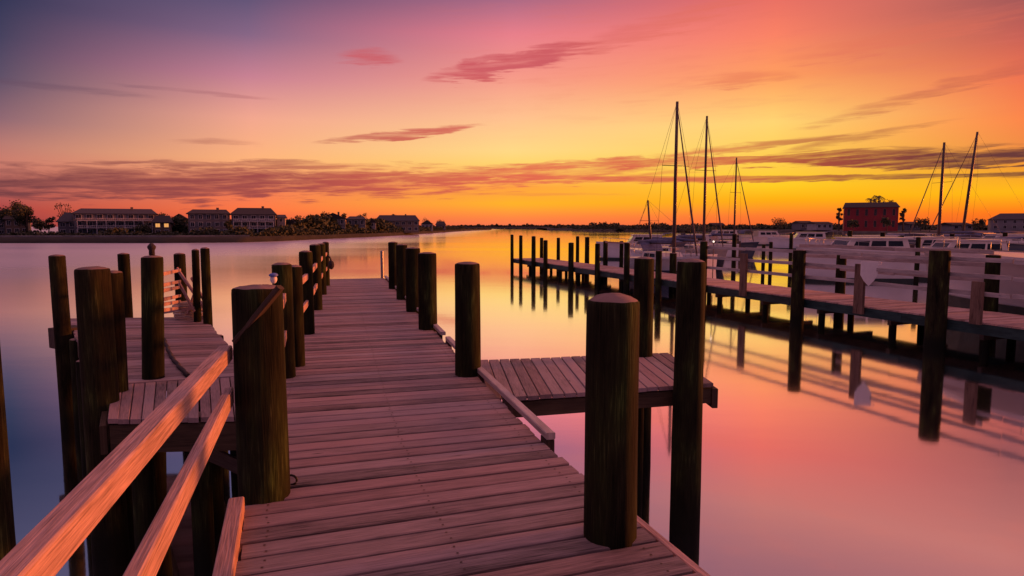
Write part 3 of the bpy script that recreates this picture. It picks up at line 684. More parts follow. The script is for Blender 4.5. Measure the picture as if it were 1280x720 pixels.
for px, w_, yt, lb in [(677, 4.5, 297, 'back side piling half hidden behind another near the outer end of the long right pier'),
        (698, 4.5, 297, 'slender back side piling between two gaps of bright water on the long right pier'),
        (722, 4.5, 295, 'tallest looking back side piling right of the stout short one on the long right pier'),
        (734, 6, 296, 'thick dark back side piling in the outer part of the long right pier'),
        (757, 6, 301, 'back side piling left of the single far rail on the long right pier'),
        (777, 5, 301, 'back side piling at the right end of the single far rail on the pier'),
        (842, 9, 316, 'dark back side piling beside the nearest sailboat'),
        (1053, 12, 315, 'dark back side piling in front of the middle of the pale cruiser'),
        (1243, 17, 318, 'dark back side piling in front of the large pale hull near the right edge')]:
    ppost(px, w_, yt, lb, PW+.14, GB)
# short rail posts bolted to the near edge
def railpost(px, wpx, ytop, ybot, label):
    q = rowpos(px, -.055); r = wpx*mpp(q.y, 330); t = PD(px, ytop, q.y); b_ = PD(px, ybot, q.y); m_ = MB()
    m_.beam(Vector((q.x, q.y, b_.z)), Vector((q.x, q.y, t.z)), r, .09, .006, .5, upv=pn_perp)
    o = m_.build('rail_post', M['postwood']); o.location = (0, 0, 0)
    for v in o.data.vertices: v.co -= q
    o.location = q; tag(o, label, 'post', 'square rail posts of the long right pier'); return q
railpost(932, 11, 317, 370, 'square brown rail post with a pale top, left of the small far pilings')
qt = railpost(1079, 14, 330, 392, 'square brown rail post behind the white shield shaped plate')
railpost(1228, 14, 352, 405, 'short square post at the right edge of the photo')
# rails
s_a = (rowpos(875, 0)-pn).dot(pd_)
segs = [rowpos(p, -.0) for p in (875, 932, 1000, 1079, 1176)]
segs.append(pn+pd_*0.3); segs.append(pn+pd_*start)
names = ['between the slim dark piling and the square post', 'left of the piling where the pale hull begins', 'left of the white plate', 'right of the white plate', 'before the large pale hull', 'running out of the photo at the right edge']
for k, (a_, b_) in enumerate(zip(segs, segs[1:])):
    for z, nm in ((1.58*Q, 'top'), (1.31*Q, 'middle'), (1.03*Q, 'bottom')):
        q0 = a_.copy(); q1 = b_.copy(); q0.z = z+rnd.uniform(-.015, .015); q1.z = z+rnd.uniform(-.015, .015)
        m_ = MB(); m_.beam(q0+pd_*-.02, q1+pd_*.02, .05, .10, .006, .6); rp(m_, 'pier_rail', M['whiterail'], pier)
for k, (pa_, pb_) in enumerate(((1000, 1053), (1053, 1120), (1120, 1185), (1185, 1243))):
    for z in (1.66*Q, 1.42*Q, 1.14*Q):
        q0 = rowpos(pa_, PW+.03); q1 = rowpos(pb_, PW+.03); q0.z = z+rnd.uniform(-.02, .02); q1.z = z+rnd.uniform(-.02, .02); m_ = MB(); m_.beam(q0, q1, .05, .11, .006, .4); rp(m_, 'pier_rail', M['whiterail'], pier)
a_, b_ = rowpos(757, PW), rowpos(784, PW); a_.z = b_.z = 1.5*Q; m_ = MB(); m_.beam(a_, b_, .05, .09, .006, .5); rp(m_, 'pier_rail', M['rail'], pier)
for px in (1015,):
    pass
# under-deck supports
s = start+1.0
while s < Lp-1:
    for of in (.22, PW-.25):
        q = pn+pd_*(s+of*.3)+pn_perp*of; m_ = MB(); m_.piling((q.x, q.y, -.7), (q.x, q.y, PZ-.29), .10, .095, 14, 5, int(s*3) % 50); rp(m_, 'support_post', M['pile'], pier)
    m_ = MB(); q = pn+pd_*s; m_.beam(q+pn_perp*.0+Vector((0, 0, -.296)), q+pn_perp*PW+Vector((0, 0, -.296)), .1, .12); rp(m_, 'cross_beam', M['beam'], pier)
    s += 2.45
# white shield plate on rail post
w0 = 19*mpp(qt.y, 330); h0 = 30*mpp(qt.y, 330); m_ = MB()
prof = [(-w0/2, 0), (-w0/2, -h0*.55), (-w0*.3, -h0*.78), (0, -h0), (w0*.3, -h0*.78), (w0/2, -h0*.55), (w0/2, 0), (0, .01)]
m_.prism((0, -.02, 0), (0, .02, 0), Vector((1, 0, 0)), Vector((0, 0, 1)), prof, .5)
m_.tube([(w0*.5, 0, -.02), (w0*.62, 0, 0), (w0*.72, 0, -.03), (w0*.68, 0, -.08), (w0*.5, 0, -.09)], .012, 8)
o = m_.build('shield_plate', M['whitepl']); p_ = PD(1087, 327, qt.y-.12); q_pl = rowpos(1087, -.19); p_ = PD(1087, 327, q_pl.y); o.location = p_; o.rotation_euler.z = R(-12)
tag(o, 'white shield shaped plate with a pointed lower end hanging on a square pier post', 'plate')

# lone far pilings in the water behind the pier
for px, w_, yt, D_, lb in ((955, 4.5, 305, 25, 'left one of two thin pilings standing close together in bright water behind the pier'),
                           (964, 4.5, 302, 26, 'right one of two thin pilings standing close together in bright water behind the pier'),
                           (989, 4.5, 291, 30, 'thin piling in the water just left of the piling with the rails'),
                           (918, 5.5, 292, 27, 'pale banded thin piling behind the pier, left of the square brown post')):
    piling(px, 300, 0, w_, yt, lb, 'lone pilings in the water behind the long right pier', D=D_*Q, seg=12, name='mooring_piling')
# small pier lamps
for px, py, D_, lb in ((877, 303, 20.5, 'small glowing lamp beside the sailboats'), (892, 302, 21.5, 'second small glowing lamp, right of the slim dark piling')):
    c = PD(px, py, D_*Q); r_ = empty('dock_lamp', (c.x, c.y, PZ)); tag(r_, lb, 'lamp', 'small dock lamps')
    m_ = MB(); m_.tube([(0, 0, -.5), (0, 0, c.z-PZ)], .02, 8); m_.build('lamp_stem', M['mast'], r_)
    m_ = MB(); m_.ico((0, 0, c.z-PZ), .045); m_.build('lamp_globe', M['lampglow'], r_)

# ------------------------------------------------------------------ boats
def hull_mb(Ln, Bm, fb, draft=.35, rake=.5, sheer=.25, tr=.85, n=18, flare=.25, boot=1.0):
    m_ = MB(); rows = []
    for i in range(n+1):
        t = i/n; x = -Ln/2+Ln*t                           # stern -> bow (+x)
        wdt = Bm/2*(tr+(1-tr)*math.sin(min(1, t/.45)*math.pi/2)) if t < .45 else Bm/2*math.cos(((t-.45)/.55)**1.7*math.pi/2)
        wdt = max(wdt, .015); zt = fb*(1+sheer*t*t); row = []
        for k, (wf, zf) in enumerate(((0, -1), (.55, -.85), (.86, 0), (.95, .5), (1.0, .93), (1.03, .93), (1.03, 1.0), (.97, 1.0))):
            ww = wdt*(wf if k > 3 else wf*(1-flare*t*(1-zf if zf > 0 else 1)))
            z = draft*zf if zf <= 0 else zt*zf
            xx = x + (rake*t**6*(z/zt) if z > 0 else -rake*.6*t**6*(-z/draft))
            row.append((xx, ww, z))
        rows.append(row)
    m = len(rows[0])
    for row in rows:
        for (x, y, z) in row: m_.v.append(Vector((x, y, z)))
        for (x, y, z) in row: m_.v.append(Vector((x, -y, z)))
    for i in range(n):
        for k in range(m-1):
            a0 = i*2*m+k; b0 = (i+1)*2*m+k
            m_.face((a0, a0+1, b0+1, b0), None, .5, k < 4); m_.face((a0+m+1, a0+m, b0+m, b0+m+1), None, .5, k < 4)
    # transom
    m_.face([k for k in range(m)]+[m+k for k in range(m-1, -1, -1)])
    m_.face([n*2*m+k for k in range(m-1, -1, -1)]+[n*2*m+m+k for k in range(m)])
    deck = MB()
    for i, row in enumerate(rows):
        deck.v.append(Vector((row[-1][0], row[-1][1]*.99, row[-1][2]-.03))); deck.v.append(Vector((row[-1][0], -row[-1][1]*.99, row[-1][2]-.03)))
    for i in range(n): deck.face((2*i, 2*i+2, 2*i+3, 2*i+1))
    stripe = MB()
    for i, row in enumerate(rows):
        for sgn in (1, -1):
            for k in (2, 3):
                x, y, z = row[k]; yy = row[2][1]+(row[3][1]-row[2][1])*(boot if k == 3 else 0); stripe.v.append(Vector((x, sgn*(yy+.012), z*boot if k == 3 else -.1)))
    for i in range(n):
        a0 = 4*i; stripe.face((a0, a0+1, a0+5, a0+4)); stripe.face((a0+3, a0+2, a0+6, a0+7))
    return m_, deck, stripe
def cabin_mb(x0, x1, y, z0, z1, fr=.5, br=.15, top=.85):
    m_ = MB(); k = 0
    v = [(x0, -y, z0), (x1, -y, z0), (x1, y, z0), (x0, y, z0), (x0+br, -y*top, z1), (x1-fr, -y*top, z1), (x1-fr, y*top, z1), (x0+br, y*top, z1)]
    m_.v = [Vector(p) for p in v]
    for f in ((0, 1, 5, 4), (1, 2, 6, 5), (2, 3, 7, 6), (3, 0, 4, 7), (4, 5, 6, 7)): m_.face(f)
    return m_
def win_on(m_, p0, p1, z0, z1, y0, y1):
    pass
def side_windows(root, x0, x1, y, z0, z1, fr, br, top, n, par):
    for sgn in (1, -1):
        for i in range(n):
            t0 = .08+i*.84/n+.02; t1 = .08+(i+1)*.84/n-.02
            def pt(t, h):
                xa = x0+br*h; xb = x1-fr*h; return Vector((xa+(xb-xa)*t, sgn*(y*(1-(1-top)*h)+.012), z0+(z1-z0)*h))
            m_ = MB(); q = [pt(t0, .42), pt(t1, .42), pt(t1, .82), pt(t0, .82)]; inn = [p-Vector((0, sgn*.02, 0)) for p in q]
            m_.v = q+inn
            m_.face((0, 1, 2, 3) if sgn < 0 else (3, 2, 1, 0))
            for a0 in range(4): m_.face((a0, (a0+1) % 4, (a0+1) % 4+4, a0+4))
            m_.build('window', M['glass'], par)
def railing(root, Ln, Bm, fb, sheer, h=.5):
    m_ = MB(); pts = []
    for sgn in (1, -1):
        pp = []
        for t in (.5, .6, .7, .8, .9, .97):
            wdt = max(Bm/2*math.cos(((t-.45)/.55)**1.7*math.pi/2), .03); pp.append((-Ln/2+Ln*t, sgn*wdt, fb*(1+sheer*t*t)))
        for p in pp: m_.tube([p, (p[0], p[1], p[2]+h)], .012, 5)
        m_.tube([(p[0], p[1], p[2]+h) for p in pp]+[(Ln/2+.15, 0, fb*(1+sheer)+h)], .014, 5)
    m_.build('bow_rail', M['metal'], root)
def motor_boat(loc, rz, Ln, Bm, fb, label, mat='hull', cab=(-.15, .25), ch=.7, group=None, sheer=.2, canopy=False):
    Ln *= Q; Bm *= Q; fb *= Q; ch *= Q
    r_ = empty('motor_boat', loc, rz); tag(r_, label, 'boat', group)
    h, dk, st = hull_mb(Ln, Bm, fb, sheer=sheer, boot=.75 if Ln > 11 else .22); h.build('hull', M[mat], r_); dk.build('deck', M['hull2'], r_)
    st.build('boot_stripe', M['antifoul'], r_)
    z0 = fb*(1.0); x0, x1 = cab[0]*Ln, cab[1]*Ln; c = cabin_mb(x0, x1, Bm*.36, z0-.1, z0+ch, fr=ch*.8)
    co = c.build('cabin', M['hull2'], r_); side_windows(r_, x0, x1, Bm*.36, z0-.1, z0+ch, ch*.8, .15, .85, 3, co)
    m_ = MB(); q = MB()
    m_.v = [Vector((x1+.012-ch*.8*f, sg*Bm*.36*(1-.15*f)*.85, z0-.1+(ch+.1)*f)) for f in (.35, .85) for sg in (-1, 1)]
    m_.face((0, 1, 3, 2)); m_.build('windscreen', M['glass'], co)
    m_ = MB(); m_.box(x0-.1, x1-ch*.65, -Bm*.34, Bm*.34, z0+ch+.003, z0+ch+.06); m_.build('cabin_roof', M['hull'], co)
    railing(r_, Ln, Bm, fb, sheer, .35)
    if canopy:
        m_ = MB(); xs0, xs1 = -Ln*.46, x0-.05
        pts = [(xs0, z0+.45), (xs0+.15, z0+ch+.12), ((xs0+xs1)/2, z0+ch+.2), (xs1, z0+ch+.1)]
        for sg in (1, -1):
            for p in pts: m_.v.append(Vector((p[0], sg*Bm*.38, p[1])))
        for i in range(3): m_.face((i, i+1, 4+i+1, 4+i), None, .5, True)
        o = m_.build('canopy', M['canvas'], r_); md = o.modifiers.new('thick', 'SOLIDIFY'); md.thickness = .02
        m_ = MB()
        for sg in (1, -1):
            for p in (pts[1], pts[2]): m_.tube([(p[0], sg*Bm*.37, z0-.05), (p[0], sg*Bm*.37, p[1])], .014, 6)
        m_.build('canopy_frame', M['metal'], r_)
    m_ = MB(); m_.box(-Ln/2-.35, -Ln/2-.02, -.18, .18, .1, fb+.25); m_.box(-Ln/2-.25, -Ln/2-.1, -.05, .05, -.4, .12); m_.build('outboard_motor', M['mast'], r_)
    return r_
def sail_boat(mpos, rz, Ln, Bm, fb, mast_h, label, mat='hull', group=None, mast_r=.06, tilt=0, mx=.2, furl=True):
    Ln *= Q; Bm *= Q; fb *= Q
    """mpos = where the mast stands (x,y); mast_h = masthead height above water"""
    mxx = Ln*mx; c = Vector((mpos[0], mpos[1], 0)) - Matrix.Rotation(rz, 3, 'Z') @ Vector((mxx, 0, 0))
    r_ = empty('sail_boat', c, rz); tag(r_, label, 'sailboat', group)
    h, dk, st = hull_mb(Ln, Bm, fb, sheer=.25, rake=.7, tr=.6); h.build('hull', M[mat], r_); dk.build('deck', M['hull2'], r_); st.build('boot_stripe', M['hullblue'], r_)
    z0 = fb; co = cabin_mb(-Ln*.15, Ln*.22, Bm*.28, z0-.08, z0+.38, fr=.35).build('cabin', M['hull2'], r_)
    side_windows(r_, -Ln*.15, Ln*.22, Bm*.28, z0-.08, z0+.38, .35, .15, .85, 3, co)
    railing(r_, Ln, Bm, fb, .25, .45)
    top = Vector((mxx+math.tan(tilt)*mast_h, 0, mast_h)); m_ = MB(); m_.tube([(mxx, 0, z0), top*.5+Vector((mxx, 0, z0))*.5, top], [mast_r*1.35, mast_r*1.3, mast_r*1.0], 10)
    mo = m_.build('mast', M['mast'], r_)
    m_ = MB(); sp = Vector((mxx, 0, z0)).lerp(top, .6); m_.tube([sp+Vector((0, -Bm*.34, 0)), sp+Vector((0, Bm*.34, 0))], .02, 6); m_.build('spreader', M['mast'], mo)
    bz = z0+.85; m_ = MB(); m_.tube([(mxx-.05, 0, bz), (-Ln*.38, 0, bz-.04)], .045, 8); m_.build('boom', M['mast'], r_)
    m_ = MB(); m_.tube([(mxx-.12, 0, bz+.09), ((mxx-Ln*.38)/2, 0, bz+.11), (-Ln*.36, 0, bz+.04)], [.10, .12, .06], 10); m_.build('sail_cover', M['canvas'], r_)
    bow = Vector((Ln/2+.1, 0, fb*1.25)); st_ = Vector((-Ln/2, 0, fb))
    m_ = MB(); tt = top-Vector((0, 0, .2))
    if furl: m_.tube([bow, bow.lerp(tt, .1), bow.lerp(tt, .5), bow.lerp(tt, .9), tt], [.03, .055, .045, .025, .012], 8)
    else: m_.tube([bow, tt], .012, 5)
    m_.build('furled_jib', M['sail'], r_)
    for nm, pts in (('backstay', [top, st_]), ('shroud', [top, sp+Vector((0, Bm*.34, 0)), Vector((mxx, Bm*.45, fb))]), ('shroud', [top, sp-Vector((0, Bm*.34, 0)), Vector((mxx, -Bm*.45, fb))])):
        m_ = MB(); m_.tube(pts, .008, 5); m_.build(nm, M['mast'], r_)
    # cockpit clutter: winches, wheel, dodger
    m_ = MB(); d0 = -Ln*.15
    pr = [(d0-.5, z0+.75), (d0-.1, z0+.85), (d0+.25, z0+.4)]
    for sg in (1, -1):
        for p in pr: m_.v.append(Vector((p[0], sg*Bm*.27, p[1])))
    for i in range(2): m_.face((i, i+1, 4+i, 3+i))
    o = m_.build('spray_hood', M['canvas'], r_); md = o.modifiers.new('thick', 'SOLIDIFY'); md.thickness = .02
    m_ = MB(); m_.tube([(-Ln*.36+.02*math.cos(t), .28*math.sin(t), z0+.45+.28*math.cos(t)) for t in [i*math.pi/8 for i in range(17)]], .015, 6); m_.build('wheel', M['metal'], r_)
    return r_
rz_out = math.atan2(pd_.y, pd_.x)         # heading out along the pier
def mastpos(px, D_): q = PD(px, 283, D_*Q); return (q.x, q.y)
def mtop(px, py, D_): return PD(px, py, D_*Q).z
sail_boat(mastpos(843, 24.6), rz_out+math.pi, 4.6, 1.7, .85, mtop(843, 127, 24.6), 'sailboat with the tallest bare mast, moored behind the pier left of the outer landing piling', group='sailboats behind the long right pier', mast_r=.07)
sail_boat(mastpos(880, 33), rz_out+math.pi, 4.9, 1.8, .9, mtop(880, 145, 33), 'sailboat whose mast rises right behind the slim dark pier piling, second tallest', 'hull2', 'sailboats behind the long right pier', .07)
sail_boat(mastpos(918, 46), rz_out+math.pi+.3, 4.9, 1.8, .85, mtop(918, 197, 46), 'sailboat with the shorter mast, third from the left behind the pier', 'hullblue', 'sailboats behind the long right pier', .07)
sail_boat(mastpos(815, 34), rz_out+.2, 5.5, 1.9, .8, mtop(822, 250, 34), 'small sailboat with a short stubby leaning mast, leftmost behind the pier', 'hull', 'sailboats behind the long right pier', .06, tilt=.1, furl=False)
sail_boat(mastpos(1174, 48), math.pi+.2, 8.5, 2.6, 1.0, mtop(1174, 178, 48), 'distant sailboat with an upright mast right of the red building', 'hull', 'distant sailboats right of the red building', .11)
sail_boat(mastpos(1203, 52), math.pi-.1, 8.5, 2.6, 1.0, mtop(1203, 165, 52), 'distant sailboat with a leaning mast, the taller one right of the red building', 'hullblue', 'distant sailboats right of the red building', .11, tilt=-.07)
# large pale hull along the pier at the right edge
bp_ = PD(1168, 300, 15.2*Q); hd = rz_out
c = Vector((bp_.x, bp_.y, 0)) - Vector((math.cos(hd), math.sin(hd), 0))*4.9*Q
motor_boat(c+Vector((.0, 0, 0)), hd, 9.6, 2.9, 1.42, 'large pale motor cruiser behind the pier, cut off by the right photo edge', cab=(-.40, .10), ch=.14, sheer=.14)
# cruiser behind the rails
p0 = PD(1000, 297, 25.4*Q); 
motor_boat(Vector((p0.x+2.25*Q, 25.6*Q, 0)), math.pi-.04, 3.9, 2.2, 1.22, 'pale cruiser with its bow to the left, behind the pier below the red building', 'hull', cab=(-.44, .2), ch=.42, sheer=.16, canopy=False)
# marina behind
far = [(958, 75, 6.5, .1, 'hull2', 'small distant motor boat left of the red building'),
       (1012, 60, 6.5, 2.9, 'hull', 'distant white motor boat under the left end of the red building'),
       (1088, 38, 6.5, 3.3, 'hull', 'white motor boat just above the pale cruiser, under the red building'),
       (1135, 50, 7.0, 3.0, 'hull', 'distant pale boat right of the red building, behind the cruiser'),
       (1160, 33, 5.5, 3.3, 'hull2', 'small motor boat with a light cabin left of the thickest pier piling top'),
       (1225, 60, 7.0, .2, 'hull', 'distant motor boat right of the leaning mast'),
       (1262, 45, 7.0, 3.0, 'hullblue', 'dark distant motor boat below the grey boathouse'),
       (905, 90, 8.0, 3.2, 'hull2', 'long low motor boat in front of the far shore behind the shorter mast'),
       (863, 44, 6.0, 3.0, 'hull', 'white motor boat between the two tallest masts'),
       (806, 42, 5.5, 3.1, 'hull', 'white motor boat at the left end of the moored sailboats'),
       (1210, 26, 6.0, 3.05, 'hull', 'pale open boat behind the large cruiser near the right edge')]
for px, D_, Ln, rz, mt, lb in far:
    q = PD(px, 283, D_*Q); motor_boat((q.x, q.y, 0), rz, Ln, Ln*.32, .95, lb, mt, cab=(-.2, .22), ch=.6, group='boats in the marina', canopy=(px % 2 == 0))

# ------------------------------------------------------------------ shores
def strip(name, pts, zt, mat, back=60, kind='structure', ramp_w=3.0, seed=0):
    """pts: list of (x,y) waterline; land raised behind it"""
    m_ = MB(); fine = []
    for (a_, b_) in zip(pts, pts[1:]):
        n = 12
        for i in range(n): t = i/n; fine.append((a_[0]+(b_[0]-a_[0])*t, a_[1]+(b_[1]-a_[1])*t))
    fine.append(pts[-1])
    for i, (x, y) in enumerate(fine):
        w_ = noise.noise(Vector((x*.06, y*.06, seed)))
        for dy, z in ((0, -.3), (.2, .05), (ramp_w*.4, zt*.55*(1+.25*w_)), (ramp_w, zt*(1+.15*w_)), (back*.5, zt*1.05), (back, zt*.9), (back+2, -.3)):
            m_.v.append(Vector((x, y+dy+(w_*1.2 if z > -.3 and dy < back else 0), z)))
    k = 7
    for i in range(len(fine)-1):
        for j in range(k-1): m_.face((i*k+j, (i+1)*k+j, (i+1)*k+j+1, i*k+j+1), None, .5, True)
    o = m_.build(name, mat); tag(o, kind=kind); return o
def W0(px, py): q = P(px, py, 0); return (q.x, q.y)
left_pts = [(-260*Q, 70*Q), (-110*Q, 76*Q), W0(-40, 304), W0(90, 304), W0(200, 304), W0(300, 303.2), W0(350, 301.5), W0(420, 298), W0(480, 295.5), W0(530, 292.2), W0(575, 289), W0(612, 287.4)]
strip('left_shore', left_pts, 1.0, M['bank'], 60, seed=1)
# pale promenade / sea wall behind the bank
m_ = MB()
pl = [(p[0], p[1]+4.5) for p in left_pts[1:6]]
for a_, b_ in zip(pl, pl[1:]): m_.beam((a_[0], a_[1], 1.30), (b_[0], b_[1], 1.30), .3, .3, .02, .5)
o = m_.build('sea_wall', M['concrete']); tag(o, 'low pale sea wall along the left shore in front of the houses', 'wall')
far_pts = [(-300, 900), W0(560, 285.0), W0(640, 285.2), W0(760, 285.2), W0(900, 285.4), (900, 800), (2500, 800)]
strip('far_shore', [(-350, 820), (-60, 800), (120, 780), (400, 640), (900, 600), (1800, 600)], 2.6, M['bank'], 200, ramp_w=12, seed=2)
right_pts = [W0(684, 287.8), W0(760, 288.6), W0(860, 289.5), (75*Q, 215*Q), (95*Q, 150*Q), (140*Q, 120*Q), (260*Q, 110*Q)]
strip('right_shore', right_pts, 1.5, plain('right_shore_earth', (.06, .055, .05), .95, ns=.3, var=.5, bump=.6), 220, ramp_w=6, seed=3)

# trees
def tree(label, c, h, wd, mat='leaf', n=900, seed=0, group=None, trunk=.3, leaf=.22, name='broadleaf_tree', bare=False, clumps=9):
    rr = random.Random(seed); r_ = empty(name, c); tag(r_, label, 'tree', group)
    m_ = MB(); m_.tube([(0, 0, -.3), (.05*h*rr.uniform(-1, 1)*.3, 0, h*trunk), (.06*h*rr.uniform(-1, 1)*.5, 0, h*.7)], [h*.035, h*.025, h*.01], 7)
    cl = []
    for i in range(clumps):
        a = rr.random()*6.28; q = rr.random()**.5; z = h*(trunk+.1)+(h*(.86-trunk-.1))*rr.random()
        rad = wd/2*(1-.35*abs((z/h-.55)/.45)); cl.append((Vector((math.cos(a)*q*rad*.75, math.sin(a)*q*rad*.75, z)), wd*rr.uniform(.14, .24)))
        m_.tube([(0, 0, h*trunk*rr.uniform(.8, 1.3)), cl[-1][0]*.6+Vector((0, 0, h*trunk*.4)), cl[-1][0]+Vector((0, 0, cl[-1][1]*(.7 if bare else 0)))], [h*.015, h*.009, h*.004], 5)
    m_.build('trunk', M['bark'], r_)
    m_ = MB()
    for i in range(n):
        cc_, cr = rr.choice(cl); d = Vector((rr.gauss(0, 1), rr.gauss(0, 1), rr.gauss(0, .75))); d = d.normalized()*cr*rr.random()**.4*rr.uniform(.8, 1.15)
        p = cc_+d; u = Vector((rr.gauss(0, 1), rr.gauss(0, 1), rr.gauss(0, 1))).normalized(); v = u.cross(Vector((rr.gauss(0, 1), rr.gauss(0, 1), rr.gauss(0, 1)))).normalized(); l_ = leaf*rr.uniform(.5, 1.2)
        k = len(m_.v); m_.v += [p-u*l_, p+v*l_*.6, p+u*l_, p-v*l_*.6]; m_.face((k, k+1, k+2, k+3))
    m_.build('crown', M[mat], r_); return r_
def palm(label, c, h, sp, seed=0, group=None):
    rr = random.Random(seed); r_ = empty('palm_tree', c); tag(r_, label, 'palm', group)
    m_ = MB(); m_.tube([(0, 0, -.2), (h*.03, 0, h*.5), (h*.02, 0, h)], [h*.03, h*.022, h*.02], 8); m_.build('trunk', M['bark'], r_)
    m_ = MB()
    for i in range(15):
        a = i*2.4+rr.random()*.4; e = rr.uniform(-.2, 1.0); pts = []
        for j in range(7):
            t = j/6; pts.append(Vector((math.cos(a)*sp*t*math.cos(e), math.sin(a)*sp*t*math.cos(e), h+sp*(math.sin(e)*t-.75*t*t))))
        for j in range(6):
            p, q = pts[j], pts[j+1]; d = (q-p).normalized(); sd_ = d.cross(Vector((0, 0, 1))).normalized()
            for sg in (1, -1):
                for u in (0, .5):
                    b_ = p.lerp(q, u); k = len(m_.v); ll = sp*.28*(1-.5*j/6)
                    m_.v += [b_, b_.lerp(q, .4), b_+sd_*sg*ll+d*ll*.6+Vector((0, 0, -ll*.5))]; m_.face((k, k+1, k+2))
    m_.build('crown', M['leaf'], r_); return r_

# buildings
GH = 'houses on the left shore'
LP = [(-40, 304), (90, 304), (200, 304), (300, 303.2), (350, 301.5), (420, 298), (480, 295.5), (530, 292.2), (575, 289), (612, 287.4)]
def shoreD(px):
    for (a_, ya), (b_, yb) in zip(LP, LP[1:]):
        if a_ <= px <= b_: y = ya+(yb-ya)*(px-a_)/(b_-a_); return P(px, y, 0).y
    return 0
def house(label, px0, px1, D, zg, ywall, yridge, wall='wallg', roof='roof', floors=3, nx=4, depth=7, kind='hip', balc=False, group=None, name='shore_house', lit=(), trimcol=True, chim=True, inset=.2, rz=0.0, winw=.5):
    D *= Q; zg *= Q; depth *= Q
    if group == GH: D = max(D, shoreD((px0+px1)/2)+11)
    c0 = PD(px0, 300, D); c1 = PD(px1, 300, D); wd = c1.x-c0.x; cx = (c0.x+c1.x)/2; zt = PD(640, ywall, D).z; zr = PD(640, yridge, D).z
    if group == GH or name == 'harbour_building': rz = math.atan2(-cx, D)*.9; wd *= math.cos(rz)
    r_ = empty(name, (cx, D, zg), rz); tag(r_, label, 'building', group); h = zt-zg; hr = zr-zg; hw = wd/2
    m_ = MB(); m_.box(-hw, hw, 0, depth, -.3, h); m_.build('wall', M[wall], r_)
    ov = .35; m_ = MB()
    e = [Vector((-hw-ov, -ov, h+.01)), Vector((hw+ov, -ov, h+.01)), Vector((hw+ov, depth+ov, h+.01)), Vector((-hw-ov, depth+ov, h+.01))]
    e2 = [p-Vector((0, 0, .12)) for p in e]
    if kind == 'gablefront':
        t = [Vector((0, -ov, hr)), Vector((0, depth+ov, hr))]; m_.v = e+e2+t
        fs = [(4, 5, 1, 0), (5, 6, 2, 1), (6, 7, 3, 2), (7, 4, 0, 3), (7, 6, 5, 4), (0, 1, 8), (2, 3, 9), (1, 2, 9, 8), (3, 0, 8, 9)]
    else:
        ins = hw*inset*2 if kind == 'hip' else -0.0
        t = [Vector((-hw-ov+ins, depth/2, hr)), Vector((hw+ov-ins, depth/2, hr))]; m_.v = e+e2+t
        fs = [(4, 5, 1, 0), (5, 6, 2, 1), (6, 7, 3, 2), (7, 4, 0, 3), (7, 6, 5, 4), (0, 1, 9, 8), (1, 2, 9), (2, 3, 8, 9), (3, 0, 8)]
    for f in fs: m_.face(f)
    ro = m_.build('roof', M[roof], r_)
    if chim:
        m_ = MB(); x_ = hw*.35; m_.box(x_, x_+.5, depth*.4, depth*.4+.5, h+.1, hr+.35); m_.build('chimney', M['wallt'], ro)
    fh = h/floors
    for f in range(floors):
        for i in range(nx):
            xw = -hw+wd*(i+.5)/nx; ww = wd/nx*winw; z0 = f*fh+fh*.28; z1 = f*fh+fh*.82
            m_ = MB(); m_.box(xw-ww/2-.06, xw+ww/2+.06, -.05, .02, z0-.06, z1+.06); wo = m_.build('window', M['trim'] if trimcol else M['wallt'], r_)
            m_ = MB(); m_.box(xw-ww/2, xw-.02, -.07, -.052, z0, z1); m_.box(xw+.02, xw+ww/2, -.07, -.052, z0, z1)
            m_.build('pane', M['lit'] if (f, i) in lit else M['winglass'], wo)
        if balc and f > 0:
            m_ = MB(); m_.box(-hw*.9, hw*.9, -1.2, -.0, f*fh-.02, f*fh+.08)
            for i in range(nx+1):
                xx = -hw*.9+hw*1.8*i/nx; m_.box(xx-.05, xx+.05, -1.18, -1.08, (f-1)*fh+.08, f*fh-.021)
            bo = m_.build('balcony', M['trim'], r_)
            m_ = MB(); m_.box(-hw*.9, hw*.9, -1.17, -1.13, f*fh+.48, f*fh+.54)
            for i in range(int(wd/.35)):
                xx = -hw*.88+i*.345
                if xx < hw*.88: m_.box(xx-.02, xx+.02, -1.17, -1.13, f*fh+.081, f*fh+.479)
            m_.build('balcony_rail', M['trim'], bo)
    return r_
zg = .8
house('long three storey apartment house with pale balconies on the left shore', 96, 196, 98, zg, 267, 260, 'wallg', 'roof2', 3, 8, 9, balc=True, group=GH, inset=.08)
house('lower grey wing left of the long apartment house on the left shore', 74, 97, 97, zg, 277, 265, 'wallg', 'roof2', 2, 2, 7, group=GH, inset=.45, chim=False)
house('half hidden house with a light front behind trees at the left edge of the photo', 8, 36, 98, zg, 274, 264, 'wallt', 'roof', 2, 3, 7, group=GH)
house('small house with lit warm windows right of the long apartment house', 193, 214, 95, zg, 278, 269, 'wallt', 'roof', 2, 2, 6, group=GH, lit=((1, 0), (1, 1)), chim=False)
house('dark three storey house with white framed bays, left of its twin on the left shore', 237, 287, 94, zg, 267, 261, 'wallg', 'roof', 3, 5, 8, group=GH, inset=.12, winw=.45)
house('broad three storey house with balconies, right one of two dark roofed twins', 291, 345, 96, zg, 268, 259, 'wallg', 'roof', 3, 5, 8, group=GH, inset=.15, winw=.5, balc=True)
house('narrow pale tower house right of the broad three storey house', 347, 357, 100, zg, 272, 268, 'wallw', 'roof2', 3, 1, 5, group=GH, chim=False, winw=.3)
house('gabled grey house with pale upper windows in the middle of the left shore row', 402, 432, 118, zg, 273, 266, 'wallg', 'roof', 2, 4, 8, 'gablefront', group=GH)
house('grey house with a pale arched front right of the gabled one', 434, 457, 122, zg, 274, 270, 'wallg', 'roof2', 2, 3, 8, group=GH)
